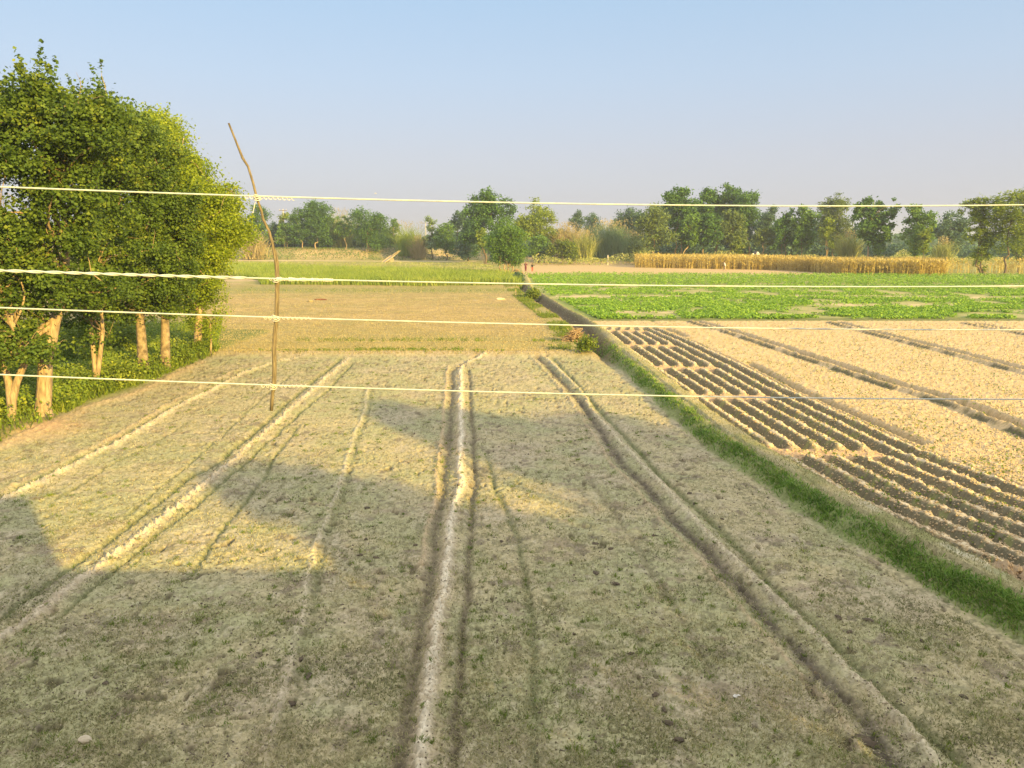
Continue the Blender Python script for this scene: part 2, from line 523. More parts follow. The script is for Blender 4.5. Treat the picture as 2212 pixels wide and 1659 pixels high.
    h += mg * .05 * (n_md - .5)
    # ---- tan strip of threshed ground
    mt = right & (vy <= 593)
    setc(mt * 1.0, (0.50, 0.38, 0.205))
    setc(mt * sstep(.5, .7, fbm(X * .2, Y * .2, 45)), (0.54, 0.38, 0.22), .6)
    setc(mt * sstep(1850, 2000, vx), (0.30, 0.32, 0.11), .9)
    # ---- beyond 190 m: rough scrub ground
    mo = (Y > 172)
    setc(mo * sstep(196, 204, Y) * 1.0, (0.37, 0.31, 0.15))
    setc(mo * sstep(198, 204, Y) * sstep(.45, .65, n_far), (0.26, 0.27, 0.11), .8)
    setc(right * bp(Y - 172, 9) * sstep(.4, .6, n_md), (0.55, 0.42, 0.24), .7)
    # canal bank on the left with bare sand slips
    bank = (1 - sstep(1000, 1100, vx)) * sstep(197, 213, Y) * (2.9 + .5 * (fbm(X * .1, Y * .1, 12) - .5))
    bank2 = sstep(1060, 1150, vx) * sstep(165, 185, Y) * 0.9 * (1 - sstep(1400, 1600, vx))
    h += bank + bank2 * (0.6 + .8 * n_far)
    setc((1 - sstep(1000, 1060, vx)) * sstep(198, 200, Y) * (1 - sstep(210, 214, Y)) * sstep(.42, .52, fbm(X * .11, Y * .07, 28)), (0.56, 0.43, 0.24), .9)
    # ---- verge under the left trees
    de, _ = lat(X, Y, EDGE)
    sv = (~right) & (vy < 1200) & (Y < 47)
    setc(sv * sstep(-.1, -.8, de), (0.16, 0.19, 0.06), .95)
    h += sv * sstep(-.2, -1.0, de) * .12
    gm = G(100, 930)
    setc(bp(np.hypot(X - gm[0], (Y - gm[1]) * .8), .95), (0.50, 0.34, 0.21), .9)
    h += .12 * bp(np.hypot(X - gm[0], (Y - gm[1]) * .8), 1.2)
    return h, np.clip(col, 0.01, 0.9), grass

# ------------------------------------------------------------------ ground sheet
def build_ground():
    v = [1790.0]
    while v[-1] > 540: v.append(v[-1] - (1.7 if v[-1] > 700 else 1.1))
    Ys = [G(1106, q)[1] for q in v]
    while Ys[-1] < 4500: Ys.append(Ys[-1] * 1.06)
    Ys = np.array([-400, -150, -60, -25, -10, 0, 2.5, 4.5] + [y for y in Ys if y > 5])
    fine = np.arange(-.80, .8001, .00115)
    w = [.84]
    while w[-1] < 60: w.append(w[-1] * 1.09 + .01)
    w = np.array(w)
    cols = np.concatenate([-w[::-1], fine, w])
    YY = np.repeat(Ys[:, None], len(cols), 1)
    XX = cols[None, :] * np.maximum(YY, 6.0)
    YY = YY + 0.0
    h, col, gr = fields(XX, YY)
    nR, nC = XX.shape
    V = np.stack([XX, YY, h], -1).reshape(-1, 3)
    i = np.arange(nR * nC).reshape(nR, nC)
    Fc = np.stack([i[:-1, :-1], i[:-1, 1:], i[1:, 1:], i[1:, :-1]], -1).reshape(-1, 4)
    me = make_mesh("ground", V, Fc)
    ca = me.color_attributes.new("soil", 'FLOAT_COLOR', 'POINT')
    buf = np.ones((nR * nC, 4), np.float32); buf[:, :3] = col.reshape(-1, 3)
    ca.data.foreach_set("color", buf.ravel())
    m, nt, b = mat_new("field_soil")
    at = N(nt, "ShaderNodeVertexColor"); at.layer_name = "soil"
    tcn = N(nt, "ShaderNodeTexCoord")
    no = N(nt, "ShaderNodeTexNoise"); no.inputs["Scale"].default_value = 16; no.inputs["Detail"].default_value = 5; no.inputs["Roughness"].default_value = .7
    mp_ = N(nt, "ShaderNodeMapping"); mp_.inputs["Scale"].default_value = (1, 1, .3)
    nt.links.new(tcn.outputs["Object"], mp_.inputs[0]); nt.links.new(mp_.outputs[0], no.inputs["Vector"])
    mr = N(nt, "ShaderNodeMapRange"); mr.inputs[1].default_value = .3; mr.inputs[2].default_value = .7; mr.inputs[3].default_value = .68; mr.inputs[4].default_value = 1.3
    nt.links.new(no.outputs[0], mr.inputs[0])
    mul = N(nt, "ShaderNodeVectorMath", operation='SCALE')
    nt.links.new(at.outputs[0], mul.inputs[0]); nt.links.new(mr.outputs[0], mul.inputs["Scale"])
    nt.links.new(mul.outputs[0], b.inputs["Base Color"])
    b.inputs["Roughness"].default_value = .95; b.inputs["Specular IOR Level"].default_value = .1
    bpn = N(nt, "ShaderNodeBump"); bpn.inputs["Strength"].default_value = .55; bpn.inputs["Distance"].default_value = .02
    nt.links.new(no.outputs[0], bpn.inputs["Height"]); nt.links.new(bpn.outputs[0], b.inputs["Normal"])
    g = link("ground", me, m, smooth=True)
    tag(g, kind="structure")
build_ground()

def gz(X, Y):
    return fields(np.asarray(X, float), np.asarray(Y, float))[0]

# ------------------------------------------------------------------ foliage builders
def leaves(C, size, aspect=.5, upb=.3, rs=rng, curl=0):
    """one pointed leaf per centre"""
    n = len(C)
    nrm = rs.normal(size=(n, 3)); nrm[:, 2] = np.abs(nrm[:, 2]) + upb
    nrm /= np.linalg.norm(nrm, axis=1)[:, None]
    a = rs.normal(size=(n, 3)); a -= (a * nrm).sum(1)[:, None] * nrm
    a /= np.linalg.norm(a, axis=1)[:, None]
    b = np.cross(nrm, a)
    s = (size * rs.uniform(.6, 1.35, n))[:, None] * .5
    V = np.stack([C - a * s, C + b * s * aspect * 1.3, C + a * s, C - b * s * aspect * 1.3], 1).reshape(-1, 3)
    return V, np.arange(4 * n).reshape(n, 4)

def blades(base, hgt, width, lean=.35, rs=rng, bend=0.5):
    """upright grass blades: a quad that narrows, plus a bent tip triangle"""
    n = len(base)
    th = rs.uniform(0, 2 * math.pi, n)
    side = np.stack([np.cos(th), np.sin(th), np.zeros(n)], 1)
    ln = rs.normal(size=(n, 3)) * lean; ln[:, 2] = 1
    ln /= np.linalg.norm(ln, axis=1)[:, None]
    h = np.broadcast_to(hgt, (n,)) * rs.uniform(.5, 1.3, n); w = np.broadcast_to(width, (n,)) * rs.uniform(.7, 1.3, n)
    out = rs.normal(size=(n, 3)); out[:, 2] = -.2
    mid = base + ln * (h * .6)[:, None]
    tip = mid + (ln * (h * .4)[:, None]) + out * (h * .25 * bend)[:, None]
    sw = side * w[:, None] * .5
    V = np.stack([base - sw, base + sw, mid + sw * .8, mid - sw * .8, tip], 1).reshape(-1, 3)
    i = np.arange(n) * 5
    q = np.stack([i, i + 1, i + 2, i + 3], 1)
    t = np.stack([i + 3, i + 2, i + 4], 1)
    return V, q, t

def blade_mesh(name, V, q, t):
    me = bpy.data.meshes.new(name)
    V = np.ascontiguousarray(V, np.float32)
    loops = np.concatenate([q.ravel(), t.ravel()]).astype(np.int32)
    starts = np.concatenate([np.arange(len(q)) * 4, len(q) * 4 + np.arange(len(t)) * 3]).astype(np.int32)
    me.vertices.add(len(V)); me.vertices.foreach_set("co", V.ravel())
    me.loops.add(len(loops)); me.loops.foreach_set("vertex_index", loops)
    me.polygons.add(len(starts)); me.polygons.foreach_set("loop_start", starts)
    me.update(calc_edges=True)
    return me

M = {}
M['sissoo'] = leaf_mat("sissoo_leaf", [(0.0437, 0.0844, 0.0172), (0.0875, 0.1494, 0.0257), (0.1386, 0.2111, 0.0343), (0.277, 0.3248, 0.0501)], trans=.3, clump=1.1, vary=.55)
M['acacia'] = leaf_mat("acacia_leaf", [(0.1435, 0.225, 0.0242), (0.265, 0.3488, 0.0303), (0.3974, 0.45, 0.0424)], trans=.4, clump=.5)
M['dark'] = leaf_mat("dark_leaf", [(0.0475, 0.1123, 0.03), (0.0872, 0.1842, 0.039), (0.1426, 0.2808, 0.0525)], trans=.3, clump=.3)
M['olive'] = leaf_mat("olive_leaf", [(0.0792, 0.1573, 0.0336), (0.1346, 0.2471, 0.0476), (0.2139, 0.3594, 0.07)], trans=.3, clump=.3)
M['yellow'] = leaf_mat("yellow_leaf", [(0.1346, 0.2053, 0.03), (0.2392, 0.3251, 0.042), (0.3588, 0.4277, 0.054)], trans=.35, clump=.3)
M['brown'] = leaf_mat("brown_leaf", [(0.101, 0.1461, 0.049), (0.148, 0.2142, 0.063), (0.2153, 0.292, 0.084)], trans=.25, clump=.3)
M['blue'] = leaf_mat("blue_leaf", [(0.0529, 0.1137, 0.0765), (0.0907, 0.1667, 0.0983), (0.1361, 0.2352, 0.1311)], trans=.25, clump=.3)
M['straw'] = leaf_mat("straw_blade", [(0.33, 0.286, 0.132), (0.462, 0.385, 0.198), (0.572, 0.473, 0.264)], trans=.3, clump=.4)
M['reed'] = leaf_mat("reed_blade", [(0.195, 0.252, 0.065), (0.338, 0.378, 0.117), (0.546, 0.518, 0.221)], trans=.3, clump=.2)
M['reedblue'] = leaf_mat("reed_grey", [(0.156, 0.2457, 0.1268), (0.234, 0.3335, 0.169), (0.3432, 0.4388, 0.2366)], trans=.3, clump=.2)
M['turf'] = leaf_mat("turf_blade", [(0.07, 0.085, 0.025), (0.22, 0.23, 0.085), (0.46, 0.41, 0.23), (0.74, 0.66, 0.42)], trans=.25, clump=.5, vary=.45)
M['lush'] = leaf_mat("lush_blade", [(0.0805, 0.1811, 0.0253), (0.1495, 0.2898, 0.038), (0.276, 0.4106, 0.0759), (0.4, 0.37, 0.165)], trans=.35, clump=1.6, vary=.3)
M['weed'] = leaf_mat("weed_leaf", [(0.09, 0.15, 0.022), (0.17, 0.24, 0.032), (0.30, 0.34, 0.055)], trans=.35, clump=.6)
M['weed2'] = leaf_mat('broad_weed_leaf', [(0.098, 0.162, 0.024), (0.21, 0.297, 0.036), (0.462, 0.486, 0.072)], trans=.3, clump=.5, vary=.6)
M['crop'] = leaf_mat("crop_leaf", [(0.1378, 0.271, 0.0315), (0.2342, 0.4066, 0.0502), (0.3719, 0.5174, 0.079)], trans=.35, clump=.25)
M['sorghum'] = leaf_mat("fodder_blade", [(0.16, 0.24, 0.035), (0.27, 0.36, 0.06), (0.42, 0.45, 0.11)], trans=.35, clump=.15, vary=.5)
M['maize'] = leaf_mat("maize_blade", [(0.344, 0.2662, 0.0819), (0.5557, 0.4385, 0.1365), (0.7409, 0.6264, 0.2366)], trans=.25, clump=.2)
M['bark'] = plain("pale_bark", (0.46, 0.35, 0.23), (0.24, 0.175, 0.115), 5, .9, .9, (3.5, 3.5, .6))
M['barkg'] = plain("blotched_bark", (0.38, 0.29, 0.20), (0.13, 0.10, 0.07), 4, .9, .8, (1.5, 1.5, 1.5))
M['barkd'] = plain("grey_bark", (0.20, 0.155, 0.11), (0.12, 0.095, 0.07), 5, .9, .5, (3, 3, .7))
M['cord'] = plain("pale_wire", (0.55, 0.60, 0.60), (0.44, 0.48, 0.48), 30, .5)
M['bamboo'] = plain("weathered_stick", (0.27, 0.22, 0.14), (0.13, 0.105, 0.07), 14, .7, .4, (12, 12, 1))

def limb_path(a, b, sag=.15, n=6, rs=rng):
    a = np.asarray(a, float); b = np.asarray(b, float)
    t = np.linspace(0, 1, n)[:, None]
    L = np.linalg.norm(b - a)
    off = rs.normal(size=3) * L * .10
    off2 = rs.normal(size=3) * L * .05
    p = a + (b - a) * t + np.sin(t * math.pi) * off + np.sin(t * 2 * math.pi) * off2
    p[:, 2] += (np.sin(t[:, 0] * math.pi)) * L * sag
    return p

def crown_clumps(lobes, n, rs, shell=.55):
    """lobes (x,y,z,rx,ry,rz): clump centres, mostly near the outside"""
    L = np.array(lobes, float)
    wv = L[:, 3] * L[:, 4] + L[:, 3] * L[:, 5]
    idx = rs.choice(len(L), n, p=wv / wv.sum())
    d = rs.normal(size=(n, 3)); d /= np.linalg.norm(d, axis=1)[:, None]
    r = shell + (1 - shell) * rs.uniform(0, 1, n) ** .5
    r = np.where(rs.uniform(size=n) < .22, rs.uniform(.1, .7, n), r)
    return L[idx, :3] + d * r[:, None] * L[idx, 3:]

def tree(name, base, lobes, label, cat="tree", leaf=.35, nclump=110, per=80, cr=None, mat='dark', bark='barkd',
         tr=.2, stems=1, limbs=10, group=None, seed=0, aspect=.55, fork=.5, twigs=0, lean=None, upb=.3, shell=.5, stempts=None, sprigs=0):
    rs = np.random.default_rng(1000 + seed)
    base = np.asarray(base, float)
    root = thing(name, base, label, cat, group)
    C = crown_clumps(lobes, int(nclump * (.72 if mat == 'sissoo' else 1)), rs, shell)
    C = C[C[:, 2] > base[2] + .25]
    La = np.array(lobes)
    cr = cr or float(np.mean(La[:, 3:])) * .44
    k = rs.uniform(.55, 1.3, len(C)); cnt = np.maximum(6, (per * k * k)).astype(int)
    idx = np.repeat(np.arange(len(C)), cnt)
    Pn = C[idx] + rs.normal(size=(len(idx), 3)) * (cr * k[idx] * .55)[:, None] * np.array([1, 1, .75])
    if sprigs:
        top_c = C[rs.choice(len(C), sprigs, p=(lambda z: z / z.sum())(np.exp((C[:, 2] - C[:, 2].max()) / 2.2) + .03))]
        for c in top_c:
            L_ = rs.uniform(.4, 1.25)
            d_ = np.array([rs.normal() * .35, rs.normal() * .35, 1.0]); d_ /= np.linalg.norm(d_)
            t_ = rs.uniform(0, 1, 46)[:, None]
            Pn = np.vstack([Pn, c + d_ * t_ * L_ + rs.normal(size=(46, 3)) * .10 * (1.25 - t_)])
    V, Fc = leaves(Pn, leaf, aspect, upb, rs)
    worldpart("crown", make_mesh("crown", V, Fc), M[mat], root)
    mb = MB()
    cen = La[:, :3].mean(0); zmin = (La[:, 2] - La[:, 5]).min(); zmax = (La[:, 2] + La[:, 5]).max()
    zf = base[2] + max(.25 * (zmax - base[2]) * fork * 2 * .8, (zmin - base[2]) * .95)
    for s in range(stems):
        if stempts is not None:
            pts = np.asarray(stempts[s], float)
            t0 = np.linspace(0, 1, len(pts)); tt = np.linspace(0, 1, len(pts) * 3)
            path = np.stack([np.interp(tt, t0, pts[:, j]) for j in range(3)], 1)
            top = path[-1]
            mb.tube(path, np.interp(tt, [0, .06, 1], [tr * 1.35, tr, tr * .72]), 12)
            b0 = path[0]
        else:
            b0 = base + np.array([(s - (stems - 1) / 2) * tr * 2.6, rs.normal() * tr * .5, -.05])
            tgt = np.array([cen[0] * .6 + base[0] * .4 + (s - (stems - 1) / 2) * tr * 5, cen[1], zf])
            path = limb_path(b0, tgt, 0, 7, rs)
            path[0] = b0
            mb.tube(path, np.interp(np.linspace(0, 1, 7), [0, .12, 1], [tr * 1.35, tr, tr * .7]), 9)
            top = path[-1]
        # leader into the crown
        tip = np.array([cen[0], cen[1], zmax - (zmax - zf) * .12])
        lead = top + (limb_path(top, tip, 0, 8, rs) - top) * 1.0
        lead[1:-1] = lead[1:-1] * .35 + (top + (tip - top) * np.linspace(0, 1, 8)[1:-1, None]) * .65
        mb.tube(lead, np.linspace(tr * .7, tr * .08, 8), 7)
        pick = rs.choice(len(C), min(limbs, len(C)), replace=False)
        for j in pick:
            c = C[j]
            u = np.clip((c[2] - zf) / max(.1, tip[2] - zf) * .75, 0, .9)
            a = lead[int(u * 7)]
            r0 = tr * .42 * (1 - .6 * u)
            pth = limb_path(a, c, .10, 7, rs)
            mb.tube(pth, np.linspace(r0, r0 * .12, 7), 5, cap=False)
            for _ in range(twigs):
                q = pth[rs.integers(3, 7)]
                e2 = q + rs.normal(size=3) * cr * 1.4 + np.array([0, 0, cr * .7])
                mb.tube(limb_path(q, e2, .05, 4, rs), np.linspace(r0 * .3, r0 * .06, 4), 4, cap=False)
    worldpart("trunk", mb.mesh("trunk"), M[bark], root, smooth=True)
    return root

def lobes_px(boxes, Y, dep=None, n=5, seed=0):
    """boxes (x0,x1,y0,y1) of survey readings at distance Y -> ellipsoid lobes in metres"""
    rs = np.random.default_rng(seed + 500)
    out = []
    for bx in boxes:
        x0, x1, y0, y1 = bx[:4]
        k = bx[4] if len(bx) > 4 else n
        a = P(x0, y1, Y); b = P(x1, y0, Y)
        cx, cz = (a[0] + b[0]) / 2, (a[2] + b[2]) / 2
        rx, rz = (b[0] - a[0]) / 2, (b[2] - a[2]) / 2
        ry = min(rx, rz) * 1.0 if dep is None else dep
        if k == 1:
            out.append((cx, Y, cz, rx * .9, ry * .9, rz * .9)); continue
        for i in range(k):
            q = rs.uniform(.42, .70) if i else .0
            f = rs.uniform(.36, .52) if i else .74
            ox = math.cos(2 * math.pi * i / k + rs.uniform(-.3, .3)) * q * rx
            oz = math.sin(2 * math.pi * i / k + rs.uniform(-.3, .3)) * q * rz
            if i == 0: ox = oz = 0
            out.append((cx + ox, Y + rs.uniform(-.5, .5) * ry * (i > 0), cz + oz, rx * f, ry * f * 1.1, rz * f))
    return out

# ------------------------------------------------------------------ row of near trees on the left
GR = "broadleaf trees along the left field edge"
def near_tree(base_v, stem_v, boxes, label, mat='sissoo', tr=.15, seed=0, ncl=330, per=135, leaf=.10, Yoff=0, bark='bark', dep=1.7, n=7, group=GR, twigs=2, limbs=40, cr=.33, sprigs=80):
    g = G(*base_v); Y = g[1]
    g[2] = float(gz(g[0], g[1])) - .03
    pts = [[g] + [P(x, y, Y + .1 * i) for i, (x, y) in enumerate(sv)] for sv in stem_v]
    lob = lobes_px(boxes, Y + Yoff, dep, n, seed)
    return tree("tree" if mat != 'acacia' else "acacia_tree", g, lob, label, leaf=leaf, nclump=ncl, per=per, cr=cr, mat=mat, bark=bark, tr=tr,
                stems=len(pts), limbs=limbs, seed=seed, group=group, twigs=twigs, aspect=.75, stempts=pts, shell=.45, sprigs=sprigs)

near_tree((28, 918), [[(24, 870), (18, 820), (-5, 760)], [(26, 870), (36, 825), (60, 770)]],
          [(-170, 70, 185, 420), (-200, 95, 400, 640), (-40, 50, 170, 290, 3), (-150, 60, 560, 700), (-200, 62, 660, 815, 4), (20, 110, 690, 800, 3)],
          "slim forked pale trunk at the far left edge with dark green crown", tr=.13, seed=1, ncl=560, dep=1.9)
near_tree((93, 904), [[(96, 840), (98, 780), (110, 735), (117, 700)]],
          [(30, 210, 170, 360), (60, 260, 260, 500), (20, 230, 440, 680), (90, 150, 165, 270, 3), (150, 240, 190, 310, 4), (200, 290, 215, 340, 4), (40, 105, 640, 775, 3)],
          "thickest pale sunlit trunk of the left row under dense dark green crown", tr=.235, seed=2, ncl=520, dep=2.0)
near_tree((205, 842), [[(206, 800), (201, 750), (195, 700)], [(212, 800), (217, 760), (222, 715)]],
          [(150, 330, 255, 430), (215, 320, 225, 350, 4), (140, 320, 400, 600), (130, 300, 560, 700), (225, 290, 230, 320, 3), (160, 235, 680, 760, 3)],
          "twin thin stemmed tree, third trunk from the left edge", tr=.10, seed=3, ncl=440, dep=2.2)
near_tree((313, 810), [[(308, 770), (305, 720), (300, 660)]],
          [(250, 380, 290, 430), (230, 420, 380, 560), (220, 420, 520, 680), (190, 330, 610, 705, 4)],
          "tree with brown grey trunk rising from weeds, second nearest to the open field", tr=.23, seed=4, ncl=440, dep=2.4, bark="barkg")
near_tree((357, 802), [[(357, 765), (357, 720), (356, 670)]], [(310, 440, 400, 560), (320, 440, 520, 640, 5), (300, 400, 620, 690, 4)],
          "straight trunk with peeling dark and pale bark, closest of the left row to the stick", tr=.22, seed=5, ncl=240, dep=2.4, bark="barkg")
near_tree((425, 770), [[(428, 720), (430, 640), (425, 560)]],
          [(285, 400, 250, 420), (330, 470, 310, 520), (400, 530, 375, 530), (430, 532, 440, 560, 5), (380, 500, 500, 640, 5), (300, 360, 246, 300, 3)],
          "bright yellow green feathery tree rounding off the right end of the grove", mat='acacia', tr=.2, seed=6, ncl=620, per=190, leaf=.10, dep=3.2, cr=.5, twigs=1, sprigs=60)
near_tree((455, 768), [[(456, 740), (455, 700)]], [(350, 510, 600, 730, 7), (380, 470, 590, 680, 4)],
          "small light green shrubby tree below the feathery crown at the grove's right end", mat='acacia', tr=.05, seed=7, ncl=110, per=90, leaf=.09, dep=1.5, cr=.34, group=None, sprigs=20)

# undergrowth
def scatter_poly(poly_v, n, rs=rng, z=0.0):
    poly_v = np.asarray(poly_v, float)
    lo, hi = poly_v.min(0), poly_v.max(0)
    out = np.zeros((0, 2))
    while len(out) < n:
        q = rs.uniform(lo, hi, (n * 2, 2))
        out = np.vstack([out, q[inpoly(q[:, 0], q[:, 1], poly_v)]])
    q = out[:n]
    a = (q[:, 0] - 1106) / F; b = -(q[:, 1] - 829.5) / F
    t = (z - H) / (-sp_ + b * cp)
    return a * t, (cp + b * sp_) * t, q

def stuff(name, label, me, mat, cat=None):
    o = link(name, me, mat)
    tag(o, label, cat, kind="stuff")
    return o

poly = [(-330, 1075), (0, 960), (95, 922), (185, 872), (295, 838), (395, 795), (470, 765), (480, 700), (200, 700), (-330, 740)]
X, Y, q = scatter_poly(poly, 52000)
gm_ = G(95, 922); dm_ = np.hypot(X - gm_[0], (Y - gm_[1]) * .8)
k = (dm_ > 1.5) | (rng.uniform(size=len(X)) < .12)
X, Y = X[k], Y[k]
hg = .20 + .32 * fbm(X * .5, Y * .5, 4)
Zb = gz(X, Y)
V, qd, t3 = blades(np.stack([X, Y, Zb], 1), hg, .022 + .0006 * Y, .45)
stuff("undergrowth_grass", "tall green weeds and grass under the left trees", blade_mesh("undergrowth", V, qd, t3), M['weed'], "grass")

k = rng.uniform(size=len(X)) < .16
Xk, Yk = X[k], Y[k]
idx = np.repeat(np.arange(len(Xk)), 9)
C = np.stack([Xk[idx] + rng.normal(size=len(idx)) * .09, Yk[idx] + rng.normal(size=len(idx)) * .09, gz(Xk, Yk)[idx] + rng.uniform(.05, .55, len(idx)) * (.5 + fbm(Xk * .6, Yk * .6, 31))[idx]], 1)
V, Fc = leaves(C, .085, .8, .4, rng)
stuff("undergrowth_leaves", "broad leaved weeds mixed into the grass under the left trees", make_mesh("weeds", V, Fc), M['weed2'], "weeds")

rs = np.random.default_rng(5)
bl = [("leafy green weed bush between the thick pale trunk and the twin stems", 165, 850, 60, 40), ("low broad bush right of the twin stemmed tree", 262, 835, 60, 46),
      ("weed bush at the foot of the peeling trunk", 392, 788, 44, 34), ("dark bush behind the far left forked trunk", -10, 860, 120, 90),
      ("shadowed bush behind the thick pale trunk", 150, 790, 110, 90), ("low bush behind the grey brown trunk", 268, 770, 90, 70), ("round green weed clump at the grove's outer corner", 425, 772, 44, 34)]
for i, (lab, vx, vy, w, hh) in enumerate(bl):
    g = G(vx, vy); g[2] = float(gz(g[0], g[1]))
    b2 = [(vx - w / 2, vx + w / 2, vy - hh, vy + 4)]
    tree("bush", g, lobes_px(b2, g[1], None, 5, 40 + i), lab, "bush", leaf=.09, nclump=60, per=70, cr=.22, mat='weed', tr=.02, stems=2, limbs=6, seed=60 + i, group="weed bushes under the left grove", aspect=.6)

# ------------------------------------------------------------------ trees beyond the fields
GF = "trees beyond the fields"
def far(label, boxes, Y, base_v, mat='dark', n=5, leaf=.42, dens=1.0, tr=.16, stems=1, limbs=8, bark='barkd', zb=None, name="tree", dep=None, per=70, cr=None, seed=[0], fork=.5, shell=.5, upb=.3, group=GF):
    seed[0] += 1
    b = P(base_v[0], base_v[1], Y)
    b[2] = float(gz(b[0], Y)) if zb is None else zb
    def grow(bx):
        w_, h_ = (bx[1] - bx[0]) * .07 + 1, (bx[3] - bx[2]) * .06
        return (bx[0] - w_, bx[1] + w_, bx[2] - 1, bx[3] + h_) + tuple(bx[4:])
    boxes = [grow(bx) for bx in boxes]
    lob = lobes_px(boxes, Y, dep, n + 2, seed[0])
    area = sum((bx[1] - bx[0]) * (bx[3] - bx[2]) for bx in boxes) * (Y / F) ** 2 * .8
    total = area * 10.0 / (leaf * leaf * .55) * dens
    ncl = int(max(24, total / per))
    return tree(name, b, lob, label, leaf=leaf, nclump=ncl, per=per, cr=cr, mat=mat, bark=bark, tr=tr, stems=stems, limbs=limbs, seed=100 + seed[0], group=group, fork=fork, shell=shell, upb=upb)

# canal bank, left
far("leftmost tree on the canal bank, half hidden by the bent stick", [(538, 582, 440, 520)], 216, (560, 525), 'dark')
far("pale sparse sapling beside the far utility pole", [(600, 636, 456, 505)], 222, (615, 530), 'yellow', dens=.6, tr=.1)
far("narrow leaning tree on the bank under the utility pole", [(596, 640, 482, 528)], 214, (618, 535), 'olive', tr=.12, stems=2)
far("upright tree left of the tallest bank tree", [(627, 668, 452, 522)], 212, (654, 538), 'dark', bark='bark', tr=.14)
far("tallest tree on the bank, broad top beside the pale reeds", [(659, 724, 439, 528, 6), (665, 700, 436, 480, 3)], 211, (682, 538), 'dark', bark='bark', tr=.17)
far("small forked tree with bare pale limbs on the bank", [(729, 762, 458, 515)], 210, (745, 541), 'olive', bark='bark', tr=.13, fork=.3, dens=.7)
far("rounded bank tree with a V trunk above the tilted cart", [(758, 840, 448, 530, 7)], 207, (794, 549), 'dark', bark='bark', tr=.18, stems=2)
far("small tree at the right end of the bank row", [(836, 868, 470, 528)], 210, (852, 540), 'olive', bark='bark', dens=.8)
far("spiky topped tree right of the tall reeds", [(922, 948, 466, 505, 3), (914, 950, 500, 545, 4)], 200, (935, 550), 'reedblue', dens=.9)
far("soft grey green tree between reeds and blue green tree", [(940, 984, 476, 548, 6)], 196, (962, 552), 'olive')
far("narrow blue green tree left of the tallest domed tree", [(974, 1014, 454, 545, 6)], 205, (992, 555), 'blue')
far("low dark blue thicket tree under the tallest domed tree", [(985, 1040, 500, 558, 5)], 190, (1012, 562), 'blue')
far("tallest domed tree in the middle distance with lobed crown", [(1020, 1080, 405, 470, 4), (1003, 1105, 430, 510, 7), (1000, 1060, 480, 545, 4)], 172, (1050, 570), 'dark', leaf=.45, tr=.3, limbs=12, fork=.35)
far("small golden green sapling against the domed tree", [(1032, 1056, 488, 530, 3)], 168, (1046, 560), 'yellow', dens=.8, tr=.08)
far("bushy fine leaved tree with several yellow trunks at the ditch end", [(1053, 1130, 480, 575, 8), (1075, 1145, 500, 570, 5)], 116, (1092, 596), 'olive', leaf=.24, tr=.14, stems=4, bark='bark', limbs=10, fork=.28, per=90)
far("rounded yellow green tree right of the domed tree", [(1130, 1202, 438, 520, 7), (1103, 1160, 460, 530, 4)], 185, (1160, 565), 'yellow', limbs=8)
far("grey green scrub tree below the yellow green tree", [(1140, 1195, 500, 565, 5)], 172, (1165, 572), 'olive')
far("dusty tree between yellow green tree and brown reeds", [(1192, 1226, 488, 540, 4)], 190, (1208, 560), 'brown')
far("broad round green bush above the bare strip", [(1186, 1252, 515, 563, 6)], 168, (1218, 572), 'weed', leaf=.34, dens=1.1)
far("left of two slender blue green trees in the gap", [(1229, 1263, 457, 505, 4)], 250, (1246, 530), 'blue', dens=.8)
far("right of two slender blue green trees in the gap", [(1263, 1303, 455, 525, 5)], 240, (1280, 535), 'blue', dens=.8)
far("pale far tree top left of the big wood", [(1319, 1348, 463, 510, 4)], 260, (1333, 530), 'blue', dens=.6)
far("dark blue tree forming the wood's left end", [(1337, 1400, 442, 535, 7)], 205, (1368, 550), 'blue', dens=1.2)
far("brownish open tree with spreading forked trunk before the wood", [(1370, 1452, 438, 535, 8)], 168, (1417, 562), 'brown', bark='bark', dens=.85, tr=.2, limbs=16, fork=.25)
far("tall tree of the wood with two pale trunks", [(1436, 1510, 400, 470, 5), (1440, 1512, 440, 530, 6)], 176, (1462, 565), 'dark', leaf=.5, tr=.2, stems=2, bark='bark', fork=.3)
far("big leaved tree with thin crooked trunk inside the wood", [(1468, 1520, 455, 532, 6)], 170, (1479, 565), 'olive', leaf=.5, bark='bark', fork=.2)
far("highest crown in the middle of the wood", [(1500, 1560, 402, 480, 6), (1545, 1612, 399, 470, 6)], 182, (1540, 565), 'dark', leaf=.5, tr=.25, limbs=12)
far("tree with pale ivy stump trunk in the wood's centre", [(1495, 1560, 450, 535, 7)], 172, (1511, 566), 'dark', leaf=.5, bark='bark', tr=.2, fork=.2)
far("right shoulder tree of the wood sloping to the gap", [(1580, 1645, 412, 500, 7)], 178, (1622, 562), 'dark', leaf=.48, tr=.2, bark='bark', fork=.6)
far("brown tinged low tree in the wood's right half", [(1550, 1615, 455, 530, 6)], 174, (1575, 564), 'brown', dens=1.1)
far("light green big leaved bush at the wood's foot", [(1581, 1608, 513, 548, 4)], 166, (1594, 566), 'weed', leaf=.5)
far("dark blue tree in the notch behind the wood", [(1636, 1682, 446, 520, 5)], 195, (1655, 556), 'blue')
far("flat topped brown tree right of the wood", [(1628, 1684, 488, 530, 5)], 172, (1640, 562), 'brown', bark='bark')
far("dark tree with leaning twin trunks right of the flat brown tree", [(1670, 1722, 450, 540, 7)], 170, (1692, 562), 'dark', tr=.16, stems=2, leaf=.5)
far("ivy covered tree with a pointed tip", [(1707, 1768, 450, 540, 7), (1724, 1742, 434, 470, 2)], 168, (1730, 564), 'olive', dens=1.1)
